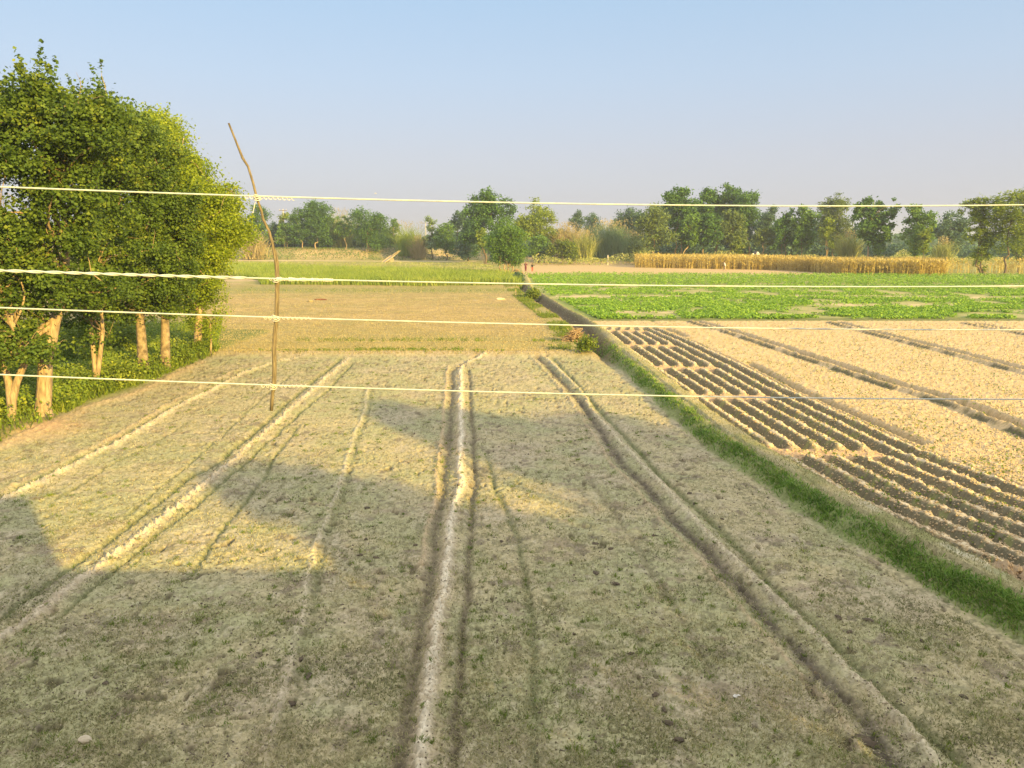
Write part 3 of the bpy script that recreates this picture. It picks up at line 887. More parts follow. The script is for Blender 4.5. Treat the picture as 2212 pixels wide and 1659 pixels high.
far("tall soft grey feathery tree above the yellow green sapling", [(1768, 1836, 418, 500, 7), (1780, 1830, 480, 540, 4)], 178, (1800, 563), 'brown', leaf=.34)
far("yellow green sapling with splayed stems in front of the feathery tree", [(1770, 1806, 464, 535, 5)], 162, (1786, 566), 'yellow', stems=2, tr=.1, bark='bark')
far("large dark tree with a white forked trunk standing apart", [(1844, 1900, 418, 500, 6), (1880, 1936, 425, 510, 6), (1850, 1925, 480, 525, 4)], 158, (1865, 568), 'dark', leaf=.5, tr=.2, bark='bark', limbs=12, fork=.3)
far("slim leafy stem right of the white forked trunk", [(1884, 1926, 490, 550, 5)], 156, (1909, 566), 'olive', tr=.09)
far("low dark bush left of the white forked trunk", [(1820, 1860, 490, 535, 5)], 190, (1840, 556), 'blue')
far("column shaped ivy tree right of the sky gap", [(1950, 2018, 438, 552, 9), (1975, 2008, 434, 465, 2)], 152, (1985, 566), 'olive', leaf=.45, tr=.18, bark='bark', dens=1.1)
far("bright vine hung stem beside the column shaped tree", [(1985, 2016, 480, 555, 4)], 148, (2000, 568), 'yellow', tr=.1)
far("broad dark tree behind the meadow's right corner", [(2010, 2094, 456, 535, 8)], 180, (2050, 556), 'blue', leaf=.48)
far("layered tree with twin ivy trunks standing in the maize edge", [(2078, 2148, 423, 470, 5), (2085, 2160, 455, 520, 5), (2095, 2150, 510, 575, 4)], 118, (2124, 594), 'yellow', leaf=.3, dens=.85, stems=2, tr=.16, shell=.6, fork=.3, upb=1.2)
far("tall golden green tree cut by the right picture edge", [(2135, 2250, 405, 500, 9), (2150, 2240, 480, 545, 6)], 116, (2168, 596), 'yellow', leaf=.3, tr=.17, dens=.9, shell=.6, upb=1.2, fork=.4)
far("small dark trunked tree at the far right margin", [(2185, 2230, 500, 565, 4)], 130, (2200, 585), 'brown', leaf=.3, bark='bark')

for i_, (lab_, x0_, x1_, y0_) in enumerate([("shaded tree at the wood's back left", 1395, 1470, 440), ("shaded tree at the wood's back, left of centre", 1460, 1530, 432), ("shaded tree at the wood's back, right of centre", 1525, 1595, 430), ("shaded tree at the wood's back right", 1585, 1650, 445),
                                         ("dark tree filling the gap behind the leaning twin trunks", 1655, 1730, 468), ("dim tree behind the grey feathery tree", 1740, 1800, 470)]):
    far(lab_, [(x0_, x1_, y0_, 550, 7)], 198 + i_, ((x0_ + x1_) / 2, 556), 'blue', dens=.9)
for i_, (lab_, x0_, x1_, y0_) in enumerate([("dim tree at the back of the bank row, left", 570, 650, 478), ("dim tree at the back of the bank row, middle", 640, 735, 472), ("dim tree at the back of the bank row, right", 730, 850, 480)]):
    far(lab_, [(x0_, x1_, y0_, 530, 7)], 226 + i_, ((x0_ + x1_) / 2, 532), 'blue', dens=.9)
# low scrub beneath the woods, one mass of far ground cover
def scrub(name, label, x0, x1, ytop, Y0, Y1, n, leaf, mat, seed, zlift=0):
    rs = np.random.default_rng(seed)
    vx = rs.uniform(x0, x1, n); Yc = rs.uniform(Y0, Y1, n)
    tops = ytop + (fbm(vx * .02, vx * 0, seed, 3) - .5) * 34
    X_ = (vx - 1106) / F * (Yc * cp + H * sp_)
    ht = np.maximum(.5, H - (Yc * np.tan(R(PITCH) + np.arctan((tops - 829.5) / F))))
    g = gz(X_, Yc)
    z = g + rs.uniform(0, 1, n) ** .8 * np.maximum(.3, ht - g)
    V, Fc = leaves(np.stack([X_, Yc, z], 1), leaf, .7, .3, rs)
    stuff(name, label, make_mesh(name, V, Fc), M[mat], "scrub")
scrub("bank_thicket", "dim thicket standing behind the canal bank trees", 470, 1070, 517, 222, 236, 22000, .6, 'blue', 13)
scrub("scrub", "dark scrub and thicket filling the shade under the far trees", 1060, 2600, 528, 190, 232, 60000, .6, 'blue', 3)
scrub("distant_woods", "hazy blue strip of distant woods along the horizon", -700, 3200, 508, 300, 420, 50000, 1.5, 'blue', 4)
scrub("dry_brush", "tawny dry brush on rough ground in front of the far trees", 1150, 2700, 553, 160, 188, 26000, .3, 'reed', 6)
scrub("bank_brush", "tawny brush on the canal bank", 470, 1060, 549, 197, 214, 6000, .3, 'brown', 9)

# tall grass clumps
def reeds(label, vx, vy, w, top, Y, n, mat, hl=.012, group="clumps of tall kans grass"):
    g = P(vx, vy, Y); g[2] = float(gz(g[0], Y))
    hgt = P(vx, top, Y)[2] - g[2]
    wid = w / F * Y
    rs = np.random.default_rng(int(vx))
    b = np.stack([g[0] + rs.normal(size=n) * wid * .16, Y + rs.normal(size=n) * wid * .16, np.full(n, g[2])], 1)
    V, q, t = blades(b, hgt * .92, .11, .28, rs, 1.0)
    root = thing("tall_grass_clump", g, label, "grass clump", group)
    worldpart("leaf_blades", blade_mesh("leaf_blades", V, q, t), M[mat], root)
    m = n // 12
    b = b[:m]
    top_ = b + np.stack([rs.normal(size=m) * wid * .14, rs.normal(size=m) * wid * .14, hgt * rs.uniform(.85, 1.12, m)], 1)
    idx = np.repeat(np.arange(m), 5)
    pl = top_[idx] + rs.normal(size=(m * 5, 3)) * np.array([.08, .08, .32])
    V, Fc = leaves(pl, .3, .4, 0, rs)
    worldpart("plumes", make_mesh("plumes", V, Fc), M['straw'], root)["kind"] = "stuff"
reeds("straw coloured grass clump behind the bent stick", 548, 550, 60, 505, 200, 900, 'straw')
reeds("tallest pale plumed grass clump behind the cart shafts", 884, 552, 66, 486, 203, 850, 'sorghum')
reeds("pale tips of grass behind the bank's tallest tree", 740, 535, 50, 458, 218, 700, 'reed')
reeds("brown dry grass clump right of the dusty tree", 1226, 560, 62, 490, 182, 1500, 'straw')
reeds("green grass clump between brown clump and blue gap", 1262, 565, 44, 503, 176, 900, 'reed')
reeds("big grey green grass clump in the gap before the wood", 1320, 562, 84, 484, 182, 2200, 'reedblue')
reeds("smaller grey green grass clump at the wood's left foot", 1368, 560, 60, 505, 176, 1200, 'reedblue')
reeds("pale grass clump between sapling and white trunked tree", 1830, 565, 40, 505, 165, 700, 'reed')
reeds("bleached grass tuft right of the column shaped tree", 2036, 562, 34, 520, 160, 600, 'reed')
reeds("grass clump on the bank beside the spiky topped tree", 905, 556, 36, 515, 200, 600, 'straw')

# ------------------------------------------------------------------ crops
rs = np.random.default_rng(21)
poly = [(1372, 578), (1690, 584), (1820, 593), (1990, 597), (2045, 596), (2030, 588), (1990, 586), (1820, 584), (1690, 577), (1372, 571)]
X, Y, q = scatter_poly(poly, 12000, rs)
V, qd, t3 = blades(np.stack([X, Y, gz(X, Y)], 1), 2.1 + .7 * (fbm(X * .15, Y * .15, 2) - .3), .07, .07, rs, .25)
polyx = [(2040, 590), (2235, 592), (2300, 584), (2035, 582)]
Xx, Yx, _ = scatter_poly(polyx, 500, rs)
kx = fbm(Xx * .2, Yx * .2, 3) > .5
X = np.r_[X, Xx[kx]]; Y = np.r_[Y, Yx[kx]]
V, qd, t3 = blades(np.stack([X, Y, gz(X, Y)], 1), 2.0 + .9 * (fbm(X * .35, Y * .35, 2) - .3), .07, .08, rs, .3)
n = len(X); k = 5
idx = np.repeat(np.arange(n), k)
hz = rs.uniform(.35, 2.25, n * k)
B = np.stack([X[idx], Y[idx], gz(X, Y)[idx] + hz], 1)
V2, q2, t2 = blades(B, .55, .13, 1.3, rs, 1.6)
me = blade_mesh("maize", np.vstack([V, V2]), np.vstack([qd, q2 + len(V)]), np.vstack([t3, t2 + len(V)]))
stuff("maize_crop", "standing golden dry maize in front of the far trees", me, M['maize'], "crop")

poly = [(548, 590), (600, 586), (700, 588), (1125, 601), (1128, 619), (900, 621), (700, 619), (565, 618)]
polyb = [(478, 572), (620, 577), (780, 584), (930, 588), (1060, 594), (1120, 604), (560, 606), (500, 596)]
Xa, Ya, _ = scatter_poly(poly, 24000, rs); Xb, Yb, _ = scatter_poly(polyb, 20000, rs)
X = np.r_[Xa, Xb]; Y = np.r_[Ya, Yb]
V, qd, t3 = blades(np.stack([X, Y, gz(X, Y)], 1), .85 + .45 * fbm(X * .1, Y * .1, 8), .075, .16, rs, 1.2)
stuff("fodder_crop", "strip of tall light green fodder below the cart road", blade_mesh("fodder", V, qd, t3), M['sorghum'], "crop")

polyc = [(478, 566), (1030, 567), (1100, 585), (1110, 600), (930, 590), (780, 586), (478, 574)]
Xc, Yc_, _ = scatter_poly(polyc, 15000, rs)
k = fbm(Xc * .2, Yc_ * .15, 18) > rs.uniform(.3, .65, len(Xc))
Xc, Yc_ = Xc[k], Yc_[k]
V, qd, t3 = blades(np.stack([Xc, Yc_, gz(Xc, Yc_)], 1), .28, .10, .5, rs, 1.2)
stuff("verge_grass", "rough olive grass between the fodder strip and the cart road", blade_mesh("verge_grass", V, qd, t3), M['reed'], "grass")
# leafy crop beds right of the ditch
poly = [(1132, 594), (1240, 592), (2500, 598), (2700, 690), (1290, 691), (1190, 640)]
X, Y, q = scatter_poly(poly, 32000, rs)
dens = fbm(X * .35, Y * .3, 66)
top = q[:, 1] < 617
keep = top | (dens < .565 + .35 * (fbm(X * 1.6, Y * 1.6, 5) - .5))
for c_, x0, x1 in ((640, 1200, 1480), (641, 1700, 2250), (659, 1760, 2080), (675, 1330, 1500)):
    keep &= ~((np.abs(q[:, 1] - (q[:, 0] - x0) * .008 - c_) < 3) & (q[:, 0] > x0) & (q[:, 0] < x1) & (rs.uniform(size=len(X)) < .85))
X, Y, q = X[keep], Y[keep], q[keep]; top = q[:, 1] < 617
hh = np.where(top, .45, .2)
idx = np.repeat(np.arange(len(X)), 7)
C = np.stack([X[idx] + rs.normal(size=len(idx)) * .12, Y[idx] + rs.normal(size=len(idx)) * .12, gz(X, Y)[idx] + rs.uniform(.1, 1, len(idx)) * hh[idx]], 1)
V, Fc = leaves(C, .17, .6, .5, rs)
stuff("leafy_crop", "bright green leafy vegetable beds right of the ditch", make_mesh("leafy", V, Fc), M['crop'], "crop")

# small plants on the beds and ploughed soil
poly = [(1300, 700), (2500, 700), (2700, 1450), (2350, 1380), (1720, 1020), (1480, 870)]
X, Y, q = scatter_poly(poly, 26000, rs)
dl_, _ = lat(X, Y, LEVEE)
keep = (dl_ > .6) & (fbm(X * .8, Y * .8, 14) > .5) & (rs.uniform(size=len(X)) < .5)
X, Y = X[keep], Y[keep]
C = np.stack([X, Y, gz(X, Y) + .03], 1)
V, Fc = leaves(np.repeat(C, 2, 0) + rs.normal(size=(len(C) * 2, 3)) * .02, .055, .6, .6, rs)
stuff("seedlings", "scattered green seedlings on the ploughed soil", make_mesh("seedlings", V, Fc), M['weed'], "seedlings")

# short turf of the near field
poly = [(-60, 980), (190, 885), (400, 800), (600, 770), (1300, 768), (1480, 905), (2260, 1390), (2500, 1790), (-300, 1790), (-300, 1100)]
X, Y, q = scatter_poly(poly, 400000, rs)
dl_, _ = lat(X, Y, LEVEE)
de_, _ = lat(X, Y, EDGE)
g_, c_, gr_ = fields(X, Y)
keep = (dl_ < -.9) & (de_ > .25) & (rs.uniform(size=len(X)) < np.clip(1.9 * fbm(X * 1.9, Y * 1.9, 131) - .3, .12, 1.1) * np.clip(gr_ * 2, .15, 1.4))
X, Y, g_ = X[keep], Y[keep], g_[keep]
V, qd, t3 = blades(np.stack([X, Y, g_ - .004], 1), .055, .0065 + .00036 * Y, 1.1, rs, 1.5)
stuff("turf", "sparse short dry and green grass over the near field", blade_mesh("turf", V, qd, t3), M['turf'], "grass")

# stubble of the fallow field
poly = [(330, 768), (470, 625), (1120, 622), (1260, 768)]
X, Y, q = scatter_poly(poly, 70000, rs)
dd_, _ = lat(X, Y, LEVEE)
keep = dd_ < -1.2
X, Y = X[keep], Y[keep]
V, qd, t3 = blades(np.stack([X, Y, gz(X, Y)], 1), .07, .02 + .0004 * Y, 1.0, rs, 1.2)
stuff("stubble", "tan dry stubble on the fallow field", blade_mesh("stubble", V, qd, t3), M['straw'], "stubble")
# green tufts along the bunds
bt = []
for vy_, x0, x1, n_ in ((760, 560, 1000, 2200), (757, 760, 1000, 2600), (735, 640, 1050, 1800), (762, 1020, 1090, 500), (738, 1150, 1290, 1600), (752, 1180, 1300, 1500), (627, 480, 1130, 2600)):
    vx_ = rs.uniform(x0, x1, n_); v2 = vy_ + rs.normal(size=n_) * 3.0
    k = fbm(vx_ * .11, vx_ * 0, int(vy_), 3) > rs.uniform(.3, .75, n_)
    for a_, b_ in zip(vx_[k], v2[k]): bt.append(G(a_, b_))
bt = np.array(bt); bt[:, 2] = gz(bt[:, 0], bt[:, 1])
V, qd, t3 = blades(bt, .10, .02 + .0005 * bt[:, 1], .7, rs, 1.2)
stuff("bund_grass", "green grass tufts along the field bunds", blade_mesh("bund_grass", V, qd, t3), M['weed'], "grass")

# grass of the levee
def along(L, n, lo, hi, y0, y1):
    v0, v1 = toV(0, y0)[1], toV(0, y1)[1]
    v_ = rs.uniform(min(v0, v1), max(v0, v1), n)
    Yy = np.array([G(1106, a)[1] for a in v_])
    xi = np.interp(Yy, *L)
    sl = np.interp(Yy, (L[0][1:] + L[0][:-1]) / 2, np.diff(L[1]) / np.diff(L[0]))
    d = rs.uniform(lo, hi, n)
    return xi + d * np.sqrt(1 + sl * sl), Yy, d
X, Y, d = along(LEVEE, 56000, -1.05, 0.05, 9.0, 42)
k = rs.uniform(size=len(X)) < np.exp(-((d + .40 + .35 * (fbm(X, Y, 9) - .5)) / .18) ** 2) * np.clip(2.2 * fbm(X * 1.2, Y * 1.2, 19) - .35, .1, 1)
X, Y, d = X[k], Y[k], d[k]
V, qd, t3 = blades(np.stack([X, Y, gz(X, Y) - .01], 1), .125 * (.5 + fbm(X * 1.7, Y * 1.7, 29)), .013 + .0005 * Y, .6, rs, 1.8)
stuff("levee_grass", "lush green grass on the shaded side of the earth levee", blade_mesh("levee_grass", V, qd, t3), M['lush'], "grass")
X, Y, d = along(LEVEE, 16000, -.3, .5, 9.0, 112)
V, qd, t3 = blades(np.stack([X, Y, gz(X, Y) - .01], 1), .07, .006 + .0004 * Y, .8, rs, 1.3)
stuff("path_grass", "thin dry grass on top of the levee path", blade_mesh("path_grass", V, qd, t3), M['turf'], "grass")
X, Y, d = along(DITCH, 14000, -2.2, -.8, 44, 110)
k = fbm(X * .8, Y * .5, 44) > rs.uniform(.35, .65, len(X)); X, Y = X[k], Y[k]
V, qd, t3 = blades(np.stack([X, Y, gz(X, Y)], 1), .22, .035, .5, rs, 1.3)
stuff("ditch_grass", "grey green grass fringe on the left lip of the ditch", blade_mesh("ditch_grass", V, qd, t3), M['weed'], "grass")

# stray clods over the beds and near field
def clods(name, label, X, Y, s, mat, n_=None):
    n = len(X)
    ico = np.array([[0, 0, 1], [.9, 0, .1], [.1, .85, .2], [-.8, .1, 0], [0, -.9, .15], [0, 0, -.6]])
    fc = np.array([[0, 1, 2], [0, 2, 3], [0, 3, 4], [0, 4, 1], [5, 2, 1], [5, 3, 2], [5, 4, 3], [5, 1, 4]])
    sc = (s * rs.uniform(.4, 1.5, n))[:, None, None]
    V = ico[None] * (1 + rs.normal(size=(n, 6, 3)) * .25) * sc
    th = rs.uniform(0, 6.28, n); c, s_ = np.cos(th), np.sin(th)
    Vx = V[..., 0] * c[:, None] - V[..., 1] * s_[:, None]; Vy = V[..., 0] * s_[:, None] + V[..., 1] * c[:, None]
    V = np.stack([Vx + X[:, None], Vy + Y[:, None], V[..., 2] * .8 + gz(X, Y)[:, None]], -1).reshape(-1, 3)
    Fc = (fc[None] + np.arange(n)[:, None, None] * 6).reshape(-1, 3)
    stuff(name, label, make_mesh(name, V, Fc), mat, "clods")
M['clod'] = plain("clod_earth", (0.58, 0.46, 0.30), (0.46, 0.35, 0.22), 3, .95)
M['clodp'] = plain("pale_clod_earth", (0.60, 0.52, 0.39), (0.48, 0.40, 0.29), 3, .95)
poly = [(1310, 698), (2500, 698), (2700, 1450), (2350, 1380), (1720, 1020), (1480, 870)]
X, Y, q = scatter_poly(poly, 40000, rs)
dl_, _ = lat(X, Y, LEVEE); k = dl_ > .6
for L_ in (FA1, FA2, FA3):
    dq, mq = lat(X, Y, L_); k &= ~((np.abs(dq + .2) < .55) & (mq > .5))
clods("soil_clods", "crumbly clods strewn over the ploughed beds", X[k], Y[k], .022 + .0004 * Y[k], M['clod'])
Xs, Ys_, Ss = [], [], []
for L, w_, n_ in ((R4, .13, 1500), (R5, .08, 1000), (R2, .13, 1000), (R1, .12, 700)):
    y0, y1 = max(8.2, L[0][0]), L[0][-1]
    X, Y, d = along(L, n_, -w_, w_, y0, y1)
    Xs.append(X); Ys_.append(Y)
X = np.concatenate(Xs); Y = np.concatenate(Ys_)
clods("ridge_clods", "pale crumbled clods on the field ridges", X, Y, .011 + .0005 * Y, M['clodp'])

# ------------------------------------------------------------------ stick and wires close to the roof
KW = 1.9
def wire_pt(X): return 2.85 * KW + .206 * X
def on_plane(vx, vy, off=0.0):
    a = (vx - 1106) / F; b = -(vy - 829.5) / F
    d = np.array([a, cp + b * sp_, -sp_ + b * cp])
    t = (2.85 * KW + off) / (d[1] - .206 * d[0])
    return np.array([0, 0, H]) + d * t
W = [("topmost pale wire of the four, crossing the trees against the sky", [(0, 403), (280, 413), (555, 426), (1106, 438), (1660, 443), (2212, 443)]),
     ("second pale wire from the top, twisted white at its left part", [(0, 585), (290, 592), (590, 603), (1106, 613), (1660, 618), (2212, 618)]),
     ("third pale wire from the top, crossing the fallow field", [(0, 664), (290, 675), (592, 687), (1106, 700), (1660, 708), (2212, 713)]),
     ("lowest pale wire, crossing in front of the stick's foot", [(0, 808), (290, 821), (592, 834), (1106, 848), (1660, 857), (2212, 863)])]
for i, (lab, pts) in enumerate(W):
    w = np.array([on_plane(x, y) for x, y in pts])
    c = np.polyfit(w[:, 0], w[:, 2], 2)
    xs = np.linspace(-9, 14, 300)
    path = np.stack([xs, wire_pt(xs), np.polyval(c, xs)], 1)
    mb = MB()
    if i == 1:
        m_ = xs < -1.85
        ph = xs * 55
        for s_ in (0, math.pi):
            off = np.stack([xs * 0, np.cos(ph + s_), np.sin(ph + s_)], 1) * .0027
            xf = np.linspace(-9, -1.75, 900)
            pf = np.stack([xf, wire_pt(xf), np.polyval(c, xf)], 1) + np.stack([xf * 0, np.cos(xf * 29 + s_), np.sin(xf * 29 + s_)], 1) * .0050
            mb.tube(pf, .0058, 6)
        mb.tube(path[~m_], .0051, 8)
    else:
        mb.tube(path, .0051, 8)
    o = link("wire", mb.mesh("wire"), M['cord'], smooth=True)
    tag(o, lab, "wire", "four wires strung past the roof")
sv = [(494, 266), (510, 306), (522, 336), (524, 341), (536, 360), (547, 396), (555, 429), (565, 457), (568, 473), (581, 499), (589, 527), (592, 548), (596, 569), (597.5, 603), (597, 645), (596, 685), (592.5, 720), (590.6, 753), (591.5, 790), (590.6, 832), (588, 860), (586, 887)]
sr = [.0037, .0042, .0052, .0056, .0047, .0049, .0052, .0053, .0055, .0055, .0058, .0058, .006, .0063, .0062, .0068, .0064, .0068, .0070, .0075, .0078, .0076]
sp = np.array([on_plane(x, y, .022) for x, y in sv])
root = thing("stick", sp[-1], "tall thin bent stick tied upright across the four wires", "stick")
worldpart("shaft", MB().tube(sp, np.array(sr) * KW * .86, 10).mesh("shaft"), M['bamboo'], root, smooth=True)
# second half of the split cane running along the shaft
s2 = sp[10:21] + np.array([.012, .002, 0]); s2[0] = sp[10]; s2[-1] = sp[20]
worldpart("split_half", MB().tube(s2, .0075, 7).mesh("split_half"), M['bamboo'], root, smooth=True)
M['twine'] = plain("white_twine", (0.75, 0.74, 0.70), (0.6, 0.58, 0.52), 40, .7)
for k_, (vx, vy) in enumerate([(556, 427), (597, 603), (596, 687), (590.6, 834)]):
    c = on_plane(vx, vy, .012)
    mb = MB()
    for j in range(5 if k_ != 1 else 3):
        th = np.linspace(0, 2 * math.pi, 18)
        mb.tube(c + np.stack([np.cos(th) * .021, np.sin(th) * .026, np.sin(th * 1 + j) * .008 + (j - 2) * .006], 1), .0026, 5, cap=False)
    for j in range(1):
        e_ = c + rng.normal(size=3) * .042
        mb.tube(np.array([c, (c + e_) / 2 + rng.normal(size=3) * .012, e_]), .0021, 4)
    # wrapped turns running along the wire
    L_ = .14 if k_ != 1 else .09
    xs = np.linspace(-L_ * .6, L_ * 1.6, 70)
    base = np.array([on_plane(vx, vy)]) + np.stack([xs, xs * .206, -xs * .03], 1)
    mb.tube(base + np.stack([xs * 0, np.cos(xs * 220), np.sin(xs * 220)], 1) * .0088, .0023, 4, cap=False)
    if k_ == 1:
        xs = np.linspace(0, .36, 160)
        base = np.array([on_plane(vx, vy)]) + np.stack([xs, xs * .206, -xs * .03], 1)
        rr = .0105 + .0055 * np.sin(xs * 84) * np.exp(-xs * 4.5) + rng.normal(size=160) * .0016
        mb.tube(base, np.clip(rr, .008, .019), 7)
    worldpart("wire_tie", mb.mesh("wire_tie"), M['twine'], root)

# ------------------------------------------------------------------ cart on the road
M['wood'] = plain("old_cart_wood", (0.40, 0.34, 0.26), (0.28, 0.235, 0.18), 3, .85, .3, (1, 8, 1))
M['woodp'] = plain("pale_pole_wood", (0.62, 0.48, 0.28), (0.5, 0.38, 0.22), 4, .8)
M['tyre'] = plain("dusty_tyre", (0.50, 0.40, 0.26), (0.40, 0.32, 0.21), 4, .9)
g = G(842, 566); g[2] = float(gz(g[0], g[1])) + .0
cart = thing("cart", g, "wooden two wheeled animal cart tipped back with its shafts in the air", "cart")
yaw, ti = R(38), R(31)
Rz = np.array([[math.cos(yaw), -math.sin(yaw), 0], [math.sin(yaw), math.cos(yaw), 0], [0, 0, 1]])
Ry = np.array([[math.cos(ti), 0, -math.sin(ti)], [0, 1, 0], [math.sin(ti), 0, math.cos(ti)]])
RR = Rz @ Ry
ax = np.array([0, 0, .55])
def cl(p): return (RR @ (np.array(p) - np.array([0, 0, 0]))) + ax
def cpart(name, mb, mat):
    me = mb.mesh(name); o = link(name, me, mat); o.parent = cart; return o
mb = MB()
for j in range(7):
    mb.box(cl((-.35, (j - 3) * .235, .36)), (3.05, .225, .05), RR)
cpart("deck", mb, M['wood'])
mb = MB()
mb.box(cl((-.35, .86, .40)), (3.1, .07, .16), RR); mb.box(cl((-.35, -.86, .40)), (3.1, .07, .16), RR)
mb.box(cl((-1.93, 0, .38)), (.1, 1.8, .20), RR); mb.box(cl((1.22, 0, .40)), (.08, 1.8, .14), RR); mb.box(cl((0, 0, .26)), (.14, 1.5, .16), RR)
cpart("frame", mb, M['woodp'])
for s_ in (-1, 1):
    cpart("shaft", MB().tube(np.array([cl((1.0, .55 * s_, .34)), cl((2.4, .5 * s_, .36)), cl((3.5, .34 * s_, .40))]), [.065, .06, .045], 8), M['woodp'])
    c = Rz @ np.array([0, .98 * s_, 0]) + ax
    th = np.linspace(0, 2 * math.pi, 25)
    ring = np.stack([np.cos(th) * .46, th * 0, np.sin(th) * .46], 1) @ Rz.T + c
    w_ = cpart("wheel", MB().tube(ring, .095, 8, cap=False), M['tyre'])
    mb = MB()
    mb.tube(np.array([Rz @ np.array([0, -.07, 0]) + c, Rz @ np.array([0, .07, 0]) + c]), .12, 12)
    for k in range(10):
        a_ = k * math.pi / 5
        mb.tube(np.array([c, Rz @ np.array([math.cos(a_) * .42, 0, math.sin(a_) * .42]) + c]), .035, 5)
    rim = link("rim", mb.mesh("rim"), M['tyre']); rim.parent = w_
cpart("axle", MB().tube(np.array([Rz @ np.array([0, -.95, 0]) + ax, Rz @ np.array([0, .95, 0]) + ax]), .045, 8), M['wood'])

# ------------------------------------------------------------------ people in the distance
M['skin'] = plain("skin", (0.30, 0.17, 0.10), None, 5, .6)
M['hair'] = plain("black_hair", (0.015, 0.012, 0.01), None, 5, .5)
M['maroon'] = plain("maroon_cloth", (0.17, 0.028, 0.045), (0.11, 0.02, 0.035), 4, .85)
M['brownsc'] = plain("brown_scarf", (0.22, 0.10, 0.06), (0.14, 0.06, 0.04), 5, .85)
M['black'] = plain("dark_shirt", (0.03, 0.025, 0.03), None, 5, .85)
M['red'] = plain("coral_trousers", (0.72, 0.13, 0.09), (0.6, 0.1, 0.07), 5, .85)
M['white'] = plain("white_shirt", (0.72, 0.74, 0.76), (0.6, 0.62, 0.65), 5, .8)
M['beige'] = plain("beige_trousers", (0.50, 0.40, 0.28), None, 5, .85)
M['darkc'] = plain("dark_cloth", (0.05, 0.05, 0.06), None, 5, .85)

def skin_obj(name, V, E, Rd, mat, parent, sub=1, rootv=0):
    me = bpy.data.meshes.new(name)
    me.from_pydata([tuple(map(float, v)) for v in V], E, [])
    tmp = bpy.data.objects.new(name + "_tmp", me)
    COL.objects.link(tmp)
    md = tmp.modifiers.new("skin", 'SKIN')
    sk = me.skin_vertices[0].data
    for i, r in enumerate(Rd):
        r = (r, r) if np.isscalar(r) else r
        sk[i].radius = r; sk[i].use_root = (i == rootv)
    md.use_smooth_shade = True
    ss = tmp.modifiers.new("sub", 'SUBSURF'); ss.levels = sub; ss.render_levels = sub
    dg = bpy.context.evaluated_depsgraph_get()
    m2 = bpy.data.meshes.new_from_object(tmp.evaluated_get(dg))
    m2.name = name
    bpy.data.objects.remove(tmp)
    o = bpy.data.objects.new(name, m2)
    m2.materials.clear(); m2.materials.append(mat)
    COL.objects.link(o); o.parent = parent
    return o

